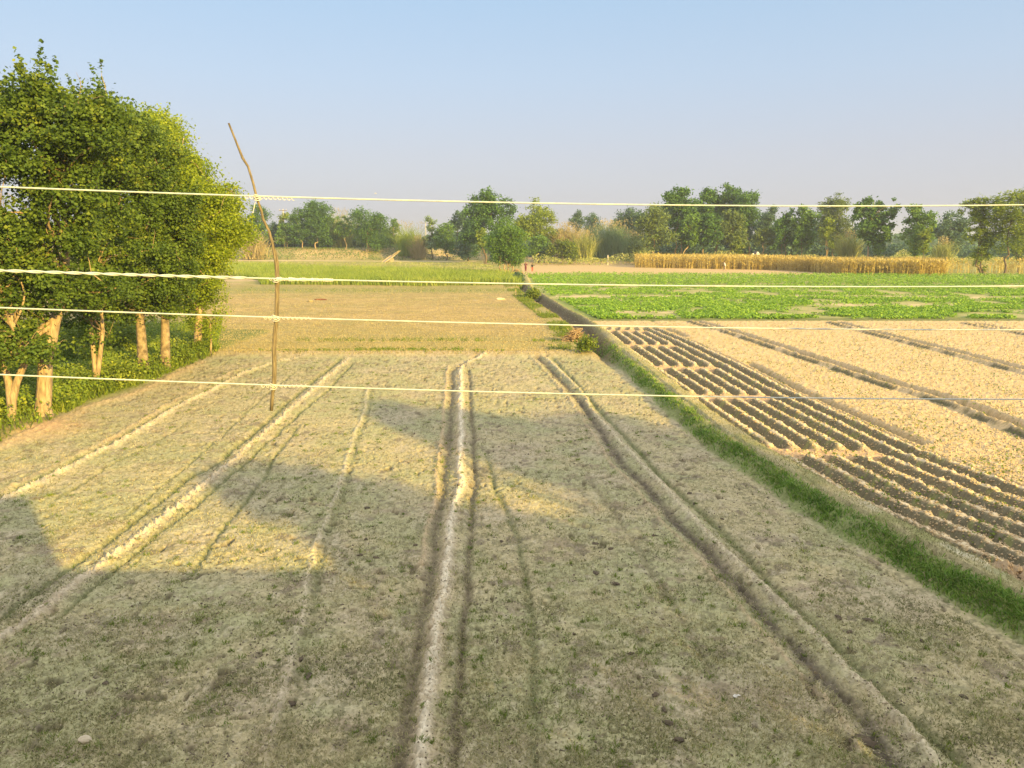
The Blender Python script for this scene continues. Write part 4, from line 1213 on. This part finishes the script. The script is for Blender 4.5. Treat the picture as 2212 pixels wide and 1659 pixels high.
def person(vx, vy, Y, hgt, face, arms, legs, label, clothes, hair_long=False, bend=0.0):
    g = P(vx, vy, Y); g[2] = float(gz(g[0], Y))
    root = thing("person", g, label, "person")
    root.rotation_euler = (0, 0, R(face))
    k = hgt / 1.7
    # local frame: x = person's left/right, -y = facing
    V, E, Rd = [], [], []
    def j(p, r, par=None):
        V.append(np.array(p, float) * k); Rd.append((np.array(r) * k).tolist() if not np.isscalar(r) else r * k)
        if par is not None: E.append((par, len(V) - 1))
        return len(V) - 1
    pel = j((0, 0, .92), (.13, .10))
    wa = j((0, -.02 - bend * .2, 1.08), (.12, .09), pel)
    ch = j((0, -.03 - bend * .45, 1.28), (.15, .10), wa)
    nk = j((0, -.02 - bend * .65, 1.45), .055, ch)
    h0 = j((0, -.035 - bend * .75, 1.54), (.075, .085), nk)
    h1 = j((0, -.045 - bend * .8, 1.63), (.078, .092), h0)
    h2 = j((0, -.035 - bend * .82, 1.69), (.05, .06), h1)
    j((0, -.145 - bend * .8, 1.585), .014, h0)            # nose
    for s_ in (-1, 1): j((.088 * s_, -.03 - bend * .8, 1.59), .014, h0)   # ears
    hands = []
    for s_, (el, wr) in zip((-1, 1), arms):
        sh = j((.19 * s_, -.02 - bend * .5, 1.38), .058, ch)
        e_ = j(el, .043, sh); w_ = j(wr, .028, e_)
        d = np.array(wr) - np.array(el); d /= np.linalg.norm(d)
        side = np.cross(d, [0, 1, .2]); side /= np.linalg.norm(side)
        pm = j(np.array(wr) + d * .07, (.042, .018), w_)
        for q, (o_, l_) in enumerate(((-.032, .060), (-.011, .072), (.011, .068), (.032, .052))):
            f0 = j(np.array(wr) + d * .105 + side * o_, .0095, pm)
            f1 = j(np.array(wr) + d * (.105 + l_ * .6) + side * o_ * 1.1 + np.array([0, -.008, 0]), .0085, f0)
            j(np.array(wr) + d * (.105 + l_) + side * o_ * 1.1 + np.array([0, -.022, 0]), .007, f1)
        t0 = j(np.array(wr) + d * .04 + side * -.045, .011, w_)
        j(np.array(wr) + d * .075 + side * -.065, .009, t0)
    for s_, (kn, an) in zip((-1, 1), legs):
        hp = j((.09 * s_, 0, .86), .088, pel)
        k_ = j(kn, .058, hp); a_ = j(an, .038, k_)
        j(np.array(an) + [0, -.15, -.05], (.035, .025), a_)
    skin_obj("body", V, E, Rd, M['skin'], root)
    def garment(name, pts, mat, edges=None):
        V2 = [np.array(p) * k for p, r in pts]; R2 = [(np.array(r) * k).tolist() if not np.isscalar(r) else r * k for p, r in pts]
        skin_obj(name, V2, edges or [(i, i + 1) for i in range(len(pts) - 1)], R2, mat, root)
    (elL, wrL), (elR, wrR) = arms; (knL, anL), (knR, anR) = legs
    up = [((0, 0, clothes['hem']), clothes['hw']), ((0, 0, .95), (.155, .125)), ((0, -.03 - bend * .45, 1.28), (.172, .125)), ((0, -.02 - bend * .6, 1.42), (.09, .08)),
          ((-.19, -.02 - bend * .5, 1.38), .075), (elL, .06), (tuple(np.array(elL) * .35 + np.array(wrL) * .65), .048),
          ((.19, -.02 - bend * .5, 1.38), .075), (elR, .06), (tuple(np.array(elR) * .35 + np.array(wrR) * .65), .048)]
    garment("top", up, clothes['top'], [(0, 1), (1, 2), (2, 3), (2, 4), (4, 5), (5, 6), (2, 7), (7, 8), (8, 9)])
    tr_ = [((0, 0, .93), (.145, .115)), ((-.09, 0, .84), .105), (knL, clothes['tw']), (tuple(np.array(anL) + [0, 0, .04]), clothes['tw'] * .85),
           ((.09, 0, .84), .105), (knR, clothes['tw']), (tuple(np.array(anR) + [0, 0, .04]), clothes['tw'] * .85)]
    garment("trousers", tr_, clothes['bottom'], [(0, 1), (1, 2), (2, 3), (0, 4), (4, 5), (5, 6)])
    hz_ = -bend * .8
    if clothes.get('scarf'):
        garment("headscarf", [((0, .015 + hz_, 1.70), (.085, .10)), ((0, .05 + hz_, 1.60), (.11, .10)), ((0, .07 + hz_, 1.46), (.15, .10)), ((0, .085 + hz_ * .7, 1.25), (.19, .07)), ((0, .09, 1.12), (.15, .05))], clothes['scarf'])
    else:
        garment("hair", [((0, -.03 + hz_, 1.705), (.072, .085)), ((0, .02 + hz_, 1.66), (.088, .085)), ((0, .045 + hz_, 1.575), (.07, .045))], M['hair'])
    return root
stand = [((-.10, -.01, .48), (-.10, .02, .08)), ((.10, -.03, .48), (.11, .0, .08))]
person(1064 + 6, 586, 131, 1.62, 150, [((-.33, -.08, 1.16), (-.16, -.28, 1.18)), ((.33, -.05, 1.14), (.18, -.26, 1.12))], stand,
       "woman in long maroon dress with brown headscarf standing right of the multi stemmed tree", dict(hem=.42, hw=(.21, .17), top=M['maroon'], bottom=M['maroon'], tw=.085, scarf=M['brownsc'])).location.x = float(P(1135.5, 586, 131)[0])
person(1150, 586, 131, 1.42, 165, [((-.42, -.12, 1.30), (-.55, -.34, 1.36)), ((.30, -.06, 1.14), (.30, -.22, .95))], stand,
       "child in black top and coral red trousers standing beside the woman", dict(hem=.86, hw=(.165, .13), top=M['black'], bottom=M['red'], tw=.098))
person(1566, 584, 134, 1.68, 250, [((-.30, -.12, 1.12), (-.22, -.34, 1.0)), ((.30, .02, 1.12), (.26, -.16, .92))],
       [((-.10, -.22, .50), (-.10, -.30, .08)), ((.10, .03, .47), (.10, .26, .12))],
       "man in white shirt walking before the dry maize", dict(hem=.80, hw=(.165, .13), top=M['white'], bottom=M['beige'], tw=.085), bend=.22)

# ------------------------------------------------------------------ small things on the fields
def lump(name, label, cat, vx, vy, size, mat, seed, rot=0, sub=2, jag=.25, group=None, zoff=0, Y=None):
    g = G(vx, vy) if Y is None else P(vx, vy, Y)
    if Y is None: g[2] = float(gz(g[0], g[1]))
    g[2] += zoff
    rs_ = np.random.default_rng(seed)
    import bmesh
    bm = bmesh.new(); bmesh.ops.create_icosphere(bm, subdivisions=sub + 1, radius=.5)
    off = rs_.uniform(0, 50, 3)
    for v in bm.verts:
        p = np.array(v.co)
        f = 1 + jag * (2 * fbm(np.array(p[0] * 3 + off[0] + p[2] * 2), np.array(p[1] * 3 + off[1]), seed, 3) - 1) * 1.6
        p = p * f
        v.co = (p[0] * size[0], p[1] * size[1], max(p[2], -.32) * size[2] + size[2] * .3)
    me = bpy.data.meshes.new(name); bm.to_mesh(me); bm.free()
    o = link(name, me, mat)
    o.location = g; o.rotation_euler = (0, 0, R(rot))
    return tag(o, label, cat, group)
M['dung'] = plain("dark_dung", (0.13, 0.10, 0.07), (0.07, 0.055, 0.04), 8, .95, .6)
M['sack'] = plain("white_sack", (0.72, 0.70, 0.66), (0.58, 0.55, 0.50), 4, .8)
M['redr'] = plain("rusty_brown", (0.28, 0.12, 0.06), (0.13, 0.05, 0.03), 4, .9)
lump("sack", "crumpled white sack lying on the fallow field near the ditch", "sack", 1082, 648, (.85, .35, .26), M['clodp'], 3, 5)
lump("sack", "small tan bag on the fallow field left of the red brown heap", "sack", 671, 652, (.5, .35, .25), M['straw'], 4, 0)
lump("rag_heap", "flat red brown heap on the bare fallow field", "heap", 694, 648, (1.1, .4, .16), M['redr'], 5, 8)
lump("litter", "white scrap of litter on the near field, right of centre", "litter", 1591, 1504, (.10, .055, .03), M['sack'], 6, 20, jag=.5)
lump("stone", "pale stone in the bottom left corner of the near field", "stone", 183, 1601, (.15, .11, .08), M['clodp'], 7, 0)
lump("litter", "tiny white scrap beside the ridge right of the stick", "litter", 696, 818, (.17, .1, .07), M['sack'], 8, 0)
M['redearth'] = plain("red_earth", (0.48, 0.37, 0.25), (0.37, 0.28, 0.185), 6, .95, .8)
gh = G(2166, 1265); n_ = 700
rr_ = np.abs(rng.normal(size=n_)) * .30; aa_ = rng.uniform(0, 6.28, n_)
bmv = MB()
ico = np.array([[0, 0, 1], [.9, 0, .1], [.1, .85, .2], [-.8, .1, 0], [0, -.9, .15], [0, 0, -.6]])
icf = np.array([[0, 1, 2, 2], [0, 2, 3, 3], [0, 3, 4, 4], [0, 4, 1, 1], [5, 2, 1, 1], [5, 3, 2, 2], [5, 4, 3, 3], [5, 1, 4, 4]])
for a_, q_ in zip(aa_, rr_):
    p_ = np.array([gh[0] + math.cos(a_) * q_ * 1.5, gh[1] + math.sin(a_) * q_, 0])
    p_[2] = float(rng.uniform(.0, 1)) ** .4 * max(0, .34 - q_ * .55) + .06
    bmv.add(ico * (1 + rng.normal(size=(6, 3)) * .25) * rng.uniform(.02, .075) + p_, icf)
eh = link("earth_heap", bmv.mesh("earth_heap"), M['redearth'])
tag(eh, "reddish heap of dug earth clods at the near end of the beds", "heap", kind="stuff")
dp = [(624, 1512, .16), (655, 1420, .13), (665, 1462, .11), (229, 1475, .09), (1363, 1412, .07), (1415, 1505, .08), (1432, 1535, .08), (1440, 1562, .11), (1465, 1600, .10), (1240, 1370, .05), (1812, 1336, .09), (1876, 1342, .11), (1835, 1366, .09), (1992, 1385, .07), (2083, 1505, .09),
      (1862, 1600, .22), (1490, 1065, .10), (1500, 1086, .08), (1560, 1122, .08), (1285, 1175, .1), (1320, 1186, .09), (1287, 1240, .11), (1330, 1262, .1), (1415, 1158, .1), (792, 1098, .12), (790, 1165, .10), (812, 1205, .1), (777, 1200, .09), (896, 1180, .08), (1083, 1170, .07)]
for i, (x, y, s_) in enumerate(dp):
    s_ *= .95
    o = lump("dung_pat", "small dark dung pat or hoof scuff on the near field", "dung", x, y, (s_ * 1.3, s_ * .9, .035), M['dung'], 100 + i, i * 47, sub=1, jag=.6, group="small dark dung pats on the near field")

# brush heap on the ditch lip
def twig_heap(label, vx, vy, w, hgt, n, mat, seed, r=.008, Yf=None):
    g = G(vx, vy); g[2] = float(gz(g[0], g[1]))
    rs_ = np.random.default_rng(seed)
    mb = MB()
    for _ in range(n):
        c = rs_.normal(size=3) * np.array([w * .22, w * .18, 0]); c[2] = rs_.uniform(0, hgt) * (1 - min(1, np.hypot(c[0], c[1]) / (w * .6)))
        d = rs_.normal(size=3); d[2] *= .5; d /= np.linalg.norm(d); L_ = w * rs_.uniform(.2, .5)
        k = rs_.normal(size=3) * L_ * .25
        a_, b_ = g + c - d * L_ / 2, g + c + d * L_ / 2
        a_[2] = max(a_[2], g[2]); b_[2] = max(b_[2], g[2])
        mb.tube(np.array([a_, g + c + k * [1, 1, .4], b_]), r * rs_.uniform(.6, 1.4), 4, cap=False)
    root = thing("brush_heap", g, label, "brush heap")
    worldpart("twigs", mb.mesh("twigs"), mat, root)
M['twig'] = plain("dry_twigs", (0.50, 0.37, 0.22), (0.32, 0.21, 0.12), 5, .9)
twig_heap("round heap of dry reddish brush on the ditch lip", 1243, 740, 1.35, .85, 380, M['twig'], 3, .013)
twig_heap("small pile of dry branches left of the woman", 1116, 590, 1.8, .7, 160, M['twig'], 4, .03)
for i, (lab, x0, x1, y0, y1) in enumerate([("green weeds growing around the brush heap", 1248, 1292, 728, 768), ("low weed tuft on the bund left of the brush heap", 1158, 1190, 738, 752),
                             ("dark bush at the far end of the ditch", 1104, 1130, 592, 614), ("shrubby weed beside the far stretch of ditch", 1140, 1164, 626, 645)]):
    g = G((x0 + x1) / 2, y1 - 2); g[2] = float(gz(g[0], g[1]))
    tree("bush", g, lobes_px([(x0, x1, y0, y1)], g[1], None, 4, 70 + i), lab, "bush", leaf=.05 + .0018 * g[1], nclump=50, per=40, cr=.25 + .002 * g[1], mat='weed' if i != 2 else 'blue', tr=.02, stems=2, limbs=5, seed=80 + i)

def post(label, vx, vy, top, r, mat, name="post", cross=None, Y=None):
    g = G(vx, vy) if Y is None else P(vx, vy, Y)
    g[2] = float(gz(g[0], g[1]))
    hh_ = P(vx, top, g[1])[2]
    root = thing(name, g, label, "post" if cross is None else "utility pole")
    worldpart("pole", MB().tube(np.array([g - [0, 0, .2], [g[0] + .02, g[1], (g[2] + hh_) / 2], [g[0], g[1], hh_]]), [r, r * .95, r * .8], 8).mesh("pole"), mat, root)
    if cross:
        worldpart("crossarm", MB().box((g[0], g[1] - r, hh_ - .35), (cross, .16, .16)).mesh("crossarm"), M['barkd'], root)
        for s_ in (-1, 0, 1):
            worldpart("insulator", MB().tube(np.array([[g[0] + s_ * cross * .42, g[1] - r, hh_ - .27], [g[0] + s_ * cross * .42, g[1] - r, hh_ + .05]]), [.07, .05], 6).mesh("insulator"), M['sack'], root)
M['conc'] = plain("concrete_post", (0.58, 0.53, 0.45), (0.48, 0.44, 0.38), 4, .9)
post("short pale stake at the ditch end", 1114, 640, 625, .04, M['woodp'], "stake")
post("white concrete boundary post before the grey grass clump", 1312.6, 570, 551, .16, M['conc'], Y=163)
post("distant utility pole with crossarm above the bank trees", 614, 500, 452, .17, M['conc'], "utility_pole", 2.3, Y=226)
post("very distant utility pole with crossarm left of the spiky tree", 920, 520, 480, .17, M['conc'], "utility_pole", 2.6, Y=330)

# raised plank bed with sacks behind the maize
g = P(1640, 565, 160); g[2] = float(gz(g[0], 160)); px = 160 / F
pz = H - (550.5 - 513.7) * px
root = thing("wooden_platform", g, "raised plank platform showing just above the dry maize", "platform")
worldpart("deck", MB().box((g[0], 160, pz - .06), (2.7, 1.2, .12)).mesh("deck"), M['woodp'], root)
for sx in (-1, 1):
    for sy in (-1, 1):
        worldpart("leg", MB().tube(np.array([[g[0] + sx * 1.2, 160 + sy * .5, g[2]], [g[0] + sx * 1.2, 160 + sy * .5, pz - .12]]), .06, 6).mesh("leg"), M['wood'], root)
M['navy'] = plain("navy_cloth", (0.025, 0.03, 0.07), (0.05, 0.055, 0.09), 5, .85)
lump("cloth_bundle", "dark blue cloth bundle heaped on the platform behind the maize", "bundle", 1631, 549, (.72, .6, 1.1), M['navy'], 31, 0, Y=160, zoff=(pz - P(1631, 549, 160)[2]) + .02)
lump("sack", "pale full sack right of the dark blue bundle", "sack", 1637, 549, (.62, .5, .85), M['sack'], 32, 0, Y=159.7, zoff=(pz - P(1637, 549, 159.7)[2]) + .02)
lump("sack", "small pale sack left of the dark blue bundle", "sack", 1627, 549, (.5, .45, .5), M['sack'], 33, 0, Y=159.6, zoff=(pz - P(1627, 549, 159.6)[2]) + .02)

# a bird far off
M['bird'] = plain("bird_feathers", (0.6, 0.6, 0.6), None, 3, .7)
c = P(811, 418, 150)
root = thing("bird", c, "tiny pale bird flying above the canal bank trees", "bird")
worldpart("body", MB().tube(np.array([c + [-.22, 0, 0], c + [-.1, 0, .02], c + [.1, 0, .02], c + [.2, 0, .04], c + [.26, 0, .04]]), [.01, .06, .07, .04, .01], 8).mesh("body"), M['bird'], root, smooth=True)
for s_ in (-1, 1):
    Vw = np.array([c + [.1, 0, .04], c + [-.08, 0, .04], c + [-.05, .32 * s_, .16], c + [.05, .30 * s_, .16], c + [.03, .55 * s_, .08], c + [-.02, .52 * s_, .08]])
    worldpart("wing", MB().add(np.vstack([Vw, Vw - [0, 0, .015]]), [[0, 1, 2, 3], [3, 2, 5, 4], [9, 8, 7, 6], [10, 11, 8, 9]]).mesh("wing"), M['bird'], root)

# ------------------------------------------------------------------ the house the view is taken from, and the trees beside it
M['plaster'] = plain("house_plaster", (0.55, 0.48, 0.38), (0.46, 0.40, 0.31), 1.5, .9)
root = thing("house", (-3.5, -6, 0), "flat roofed plastered house with roof parapet and stair room", "house")
hb = MB(); hb.box((-4, -6.75, 2.05), (20, 13.5, 4.1)); worldpart("wall", hb.mesh("wall"), M['plaster'], root)
pb = MB()
pb.box((-4, .49, 4.35), (20.2, .22, .5)); pb.box((-14, -6.7, 4.35), (.22, 14.1, .5)); pb.box((6, -6.7, 4.35), (.22, 14.1, .5)); pb.box((-4, .24, 4.0), (20.1, .3, .18))
worldpart("parapet", pb.mesh("parapet"), M['plaster'], root)
worldpart("stair_room", MB().box((-2.6, -4.2, 5.62), (12.2, 4.2, 3.04)).mesh("stair_room"), M['plaster'], root)

SH = [(774, 869), (796, 858), (841, 858), (904, 877), (960, 873), (1019, 890), (1071, 892), (1127, 900), (1207, 892), (1275, 886), (1350, 893), (1413, 910), (1461, 913), (1500, 935), (1560, 975), (1640, 1020), (1760, 1075), (1900, 1140), (2080, 1215), (2300, 1290), (2600, 1400),
      (2900, 2500), (684, 2500), (684, 1234), (677, 1171), (588, 1156), (525, 1141), (495, 1107), (439, 1070), (405, 1030), (430, 990), (495, 988), (550, 994), (606, 988), (647, 992), (699, 1007), (736, 1022), (811, 1022), (848, 1030), (922, 1044), (930, 1060),
      (1000, 1085), (1034, 1070), (1108, 1092), (1183, 1108), (1262, 1112), (1262, 1085), (1180, 1050), (1090, 1022), (1034, 1000), (975, 975), (933, 959), (885, 951), (848, 933), (792, 907)]
gp = np.array([G(x, y)[:2] for x, y in SH])
rs = np.random.default_rng(77)
lo, hi = gp.min(0), gp.max(0)
q = rs.uniform(lo, hi, (60000, 2)); q = q[inpoly(q[:, 0], q[:, 1], gp)]
tanE = math.tan(R(SUN_EL))
# keep the sheared clumps inside the outline
def clump_ok(q, r):
    ok = np.ones(len(q), bool)
    for a_ in np.linspace(0, 2 * math.pi, 8, endpoint=False):
        perp = np.array([-SUN_DIR[1], SUN_DIR[0]])
        d = SUN_DIR * math.cos(a_) * r / math.sin(R(SUN_EL)) * .8 + perp * math.sin(a_) * r * .8
        ok &= inpoly(q[:, 0] + d[0], q[:, 1] + d[1], gp)
    return ok
def leafcloud(qs, r, per, leaf):
    Yc = rs.uniform(-4.5, .2, len(qs))
    hgt = np.clip((qs[:, 1] - Yc) / (-SUN_DIR[1]) * tanE, 1.2, 14)
    return np.stack([qs[:, 0] + SUN_DIR[0] * hgt / tanE, qs[:, 1] + SUN_DIR[1] * hgt / tanE, hgt], 1)
big = q[clump_ok(q, .55)]; big = big[rs.permutation(len(big))[:620]]
sml = q[clump_ok(q, .22)]; sml = sml[rs.permutation(len(sml))[:1500]]
gp2 = np.array([G(x, y)[:2] for x, y in [(1480, 905), (1620, 950), (1800, 1010), (2060, 1075), (2350, 1150), (2700, 1260), (2800, 1500), (2300, 1300), (1900, 1150), (1640, 1030)]])
q2 = rs.uniform(gp2.min(0), gp2.max(0), (9000, 2)); q2 = q2[inpoly(q2[:, 0], q2[:, 1], gp2)]
sml = np.vstack([sml, q2[:230]])
CB = leafcloud(big, .55, 0, 0); CS = leafcloud(sml, .22, 0, 0)
C = np.vstack([CB, CS]); rad = np.r_[np.full(len(CB), .50), np.full(len(CS), .2)]
cnt = np.r_[np.full(len(CB), 70), np.full(len(CS), 16)]
xs_t = np.array([11.5, 15.0, 18.5, 22.5])
which = np.abs(C[:, 0:1] - xs_t[None]).argmin(1)
for i, xt in enumerate(xs_t):
    Ci, ri, ni = C[which == i], rad[which == i], cnt[which == i]
    if len(Ci) < 5: continue
    base = np.array([xt, -2.2, 0.0])
    root = thing("tree", base, ["dark leafy tree beside the house, nearest its wall", "dark leafy tree beside the house, second from its wall", "dark leafy tree beside the house, third from its wall", "dark leafy tree beside the house, farthest from its wall"][i], "tree", "trees beside the house")
    idx = np.repeat(np.arange(len(Ci)), ni)
    p = Ci[idx] + rs.normal(size=(len(idx), 3)) * (ri[idx] * .55)[:, None]
    V, Fc = leaves(p, .13, .75, .3, rs)
    worldpart("crown", make_mesh("crown", V, Fc), M['sissoo'], root)
    mb = MB()
    zt = float(np.percentile(Ci[:, 2], 60))
    tp = limb_path(base, [xt, -2, zt], 0, 8, rs); mb.tube(tp, np.linspace(.2, .09, 8), 9)
    for j in rs.choice(len(Ci), min(30, len(Ci)), replace=False):
        k = int(np.clip(Ci[j, 2] / zt * 6, 1, 7))
        mb.tube(limb_path(tp[k], Ci[j], .05, 6, rs), np.linspace(.05, .012, 6), 5, cap=False)
    worldpart("trunk", mb.mesh("trunk"), M['bark'], root, smooth=True)

# ------------------------------------------------------------------ evening haze over the fields
hm = bpy.data.materials.new("haze"); hm.use_nodes = True
nt = hm.node_tree; nt.nodes.clear()
out = nt.nodes.new("ShaderNodeOutputMaterial"); pv = nt.nodes.new("ShaderNodeVolumePrincipled")
pv.inputs["Density"].default_value = 0.0005
pv.inputs["Color"].default_value = (0.80, 0.86, 1.0, 1)
pv.inputs["Anisotropy"].default_value = 0.2
nt.links.new(pv.outputs[0], out.inputs["Volume"])
HAZE = True
if HAZE:
    bm_ = MB().box((0, 1900, 13.5), (9000, 5300, 31.0))
    o = link("haze", bm_.mesh("haze"), hm)
    tag(o, "thin pale evening haze over the fields", "haze", kind="stuff")

# crumbs of earth and bits of straw over the near field
poly = [(0, 1000), (190, 905), (400, 815), (600, 780), (1300, 780), (1480, 915), (2230, 1400), (2400, 1780), (-100, 1780)]
rs = np.random.default_rng(404)
X, Y, q = scatter_poly(poly, 26000, rs)
k = fbm(X * 1.7, Y * 1.7, 55) > rs.uniform(.3, .75, len(X))
dl_, _ = lat(X, Y, LEVEE); k &= dl_ < -.9
X, Y = X[k], Y[k]; h_ = len(X) // 2
M['darkclod'] = plain("dark_crumb_earth", (0.20, 0.165, 0.12), (0.13, 0.105, 0.08), 3, .95)
clods("field_crumbs", "small pale crumbs of earth over the near field", X[:h_], Y[:h_], .006 + .00045 * Y[:h_], M['clodp'])
clods("dark_crumbs", "small dark crumbs of damp earth over the near field", X[h_:], Y[h_:], .009 + .0008 * Y[h_:], M['darkclod'])

# single grass tufts over the near field
poly = [(0, 1000), (190, 905), (400, 815), (600, 780), (1300, 780), (1480, 915), (2230, 1400), (2400, 1780), (-100, 1780)]
X, Y, q = scatter_poly(poly, 2600, rs)
dl_, _ = lat(X, Y, LEVEE)
k = (dl_ < -.9) & (fbm(X * .6, Y * .6, 155) > rs.uniform(.25, .75, len(X)))
X, Y = X[k], Y[k]
idx = np.repeat(np.arange(len(X)), 22)
sp2 = rs.uniform(.015, .07, len(X))[idx]
B = np.stack([X[idx] + rs.normal(size=len(idx)) * sp2, Y[idx] + rs.normal(size=len(idx)) * sp2, gz(X, Y)[idx]], 1)
V, qd, t3 = blades(B, .06, .006 + .0004 * Y[idx], .8, rs, 1.6)
stuff("grass_tufts", "scattered small green tufts of wheat and weeds in the near field", blade_mesh("grass_tufts", V, qd, t3), M['weed'], "grass")
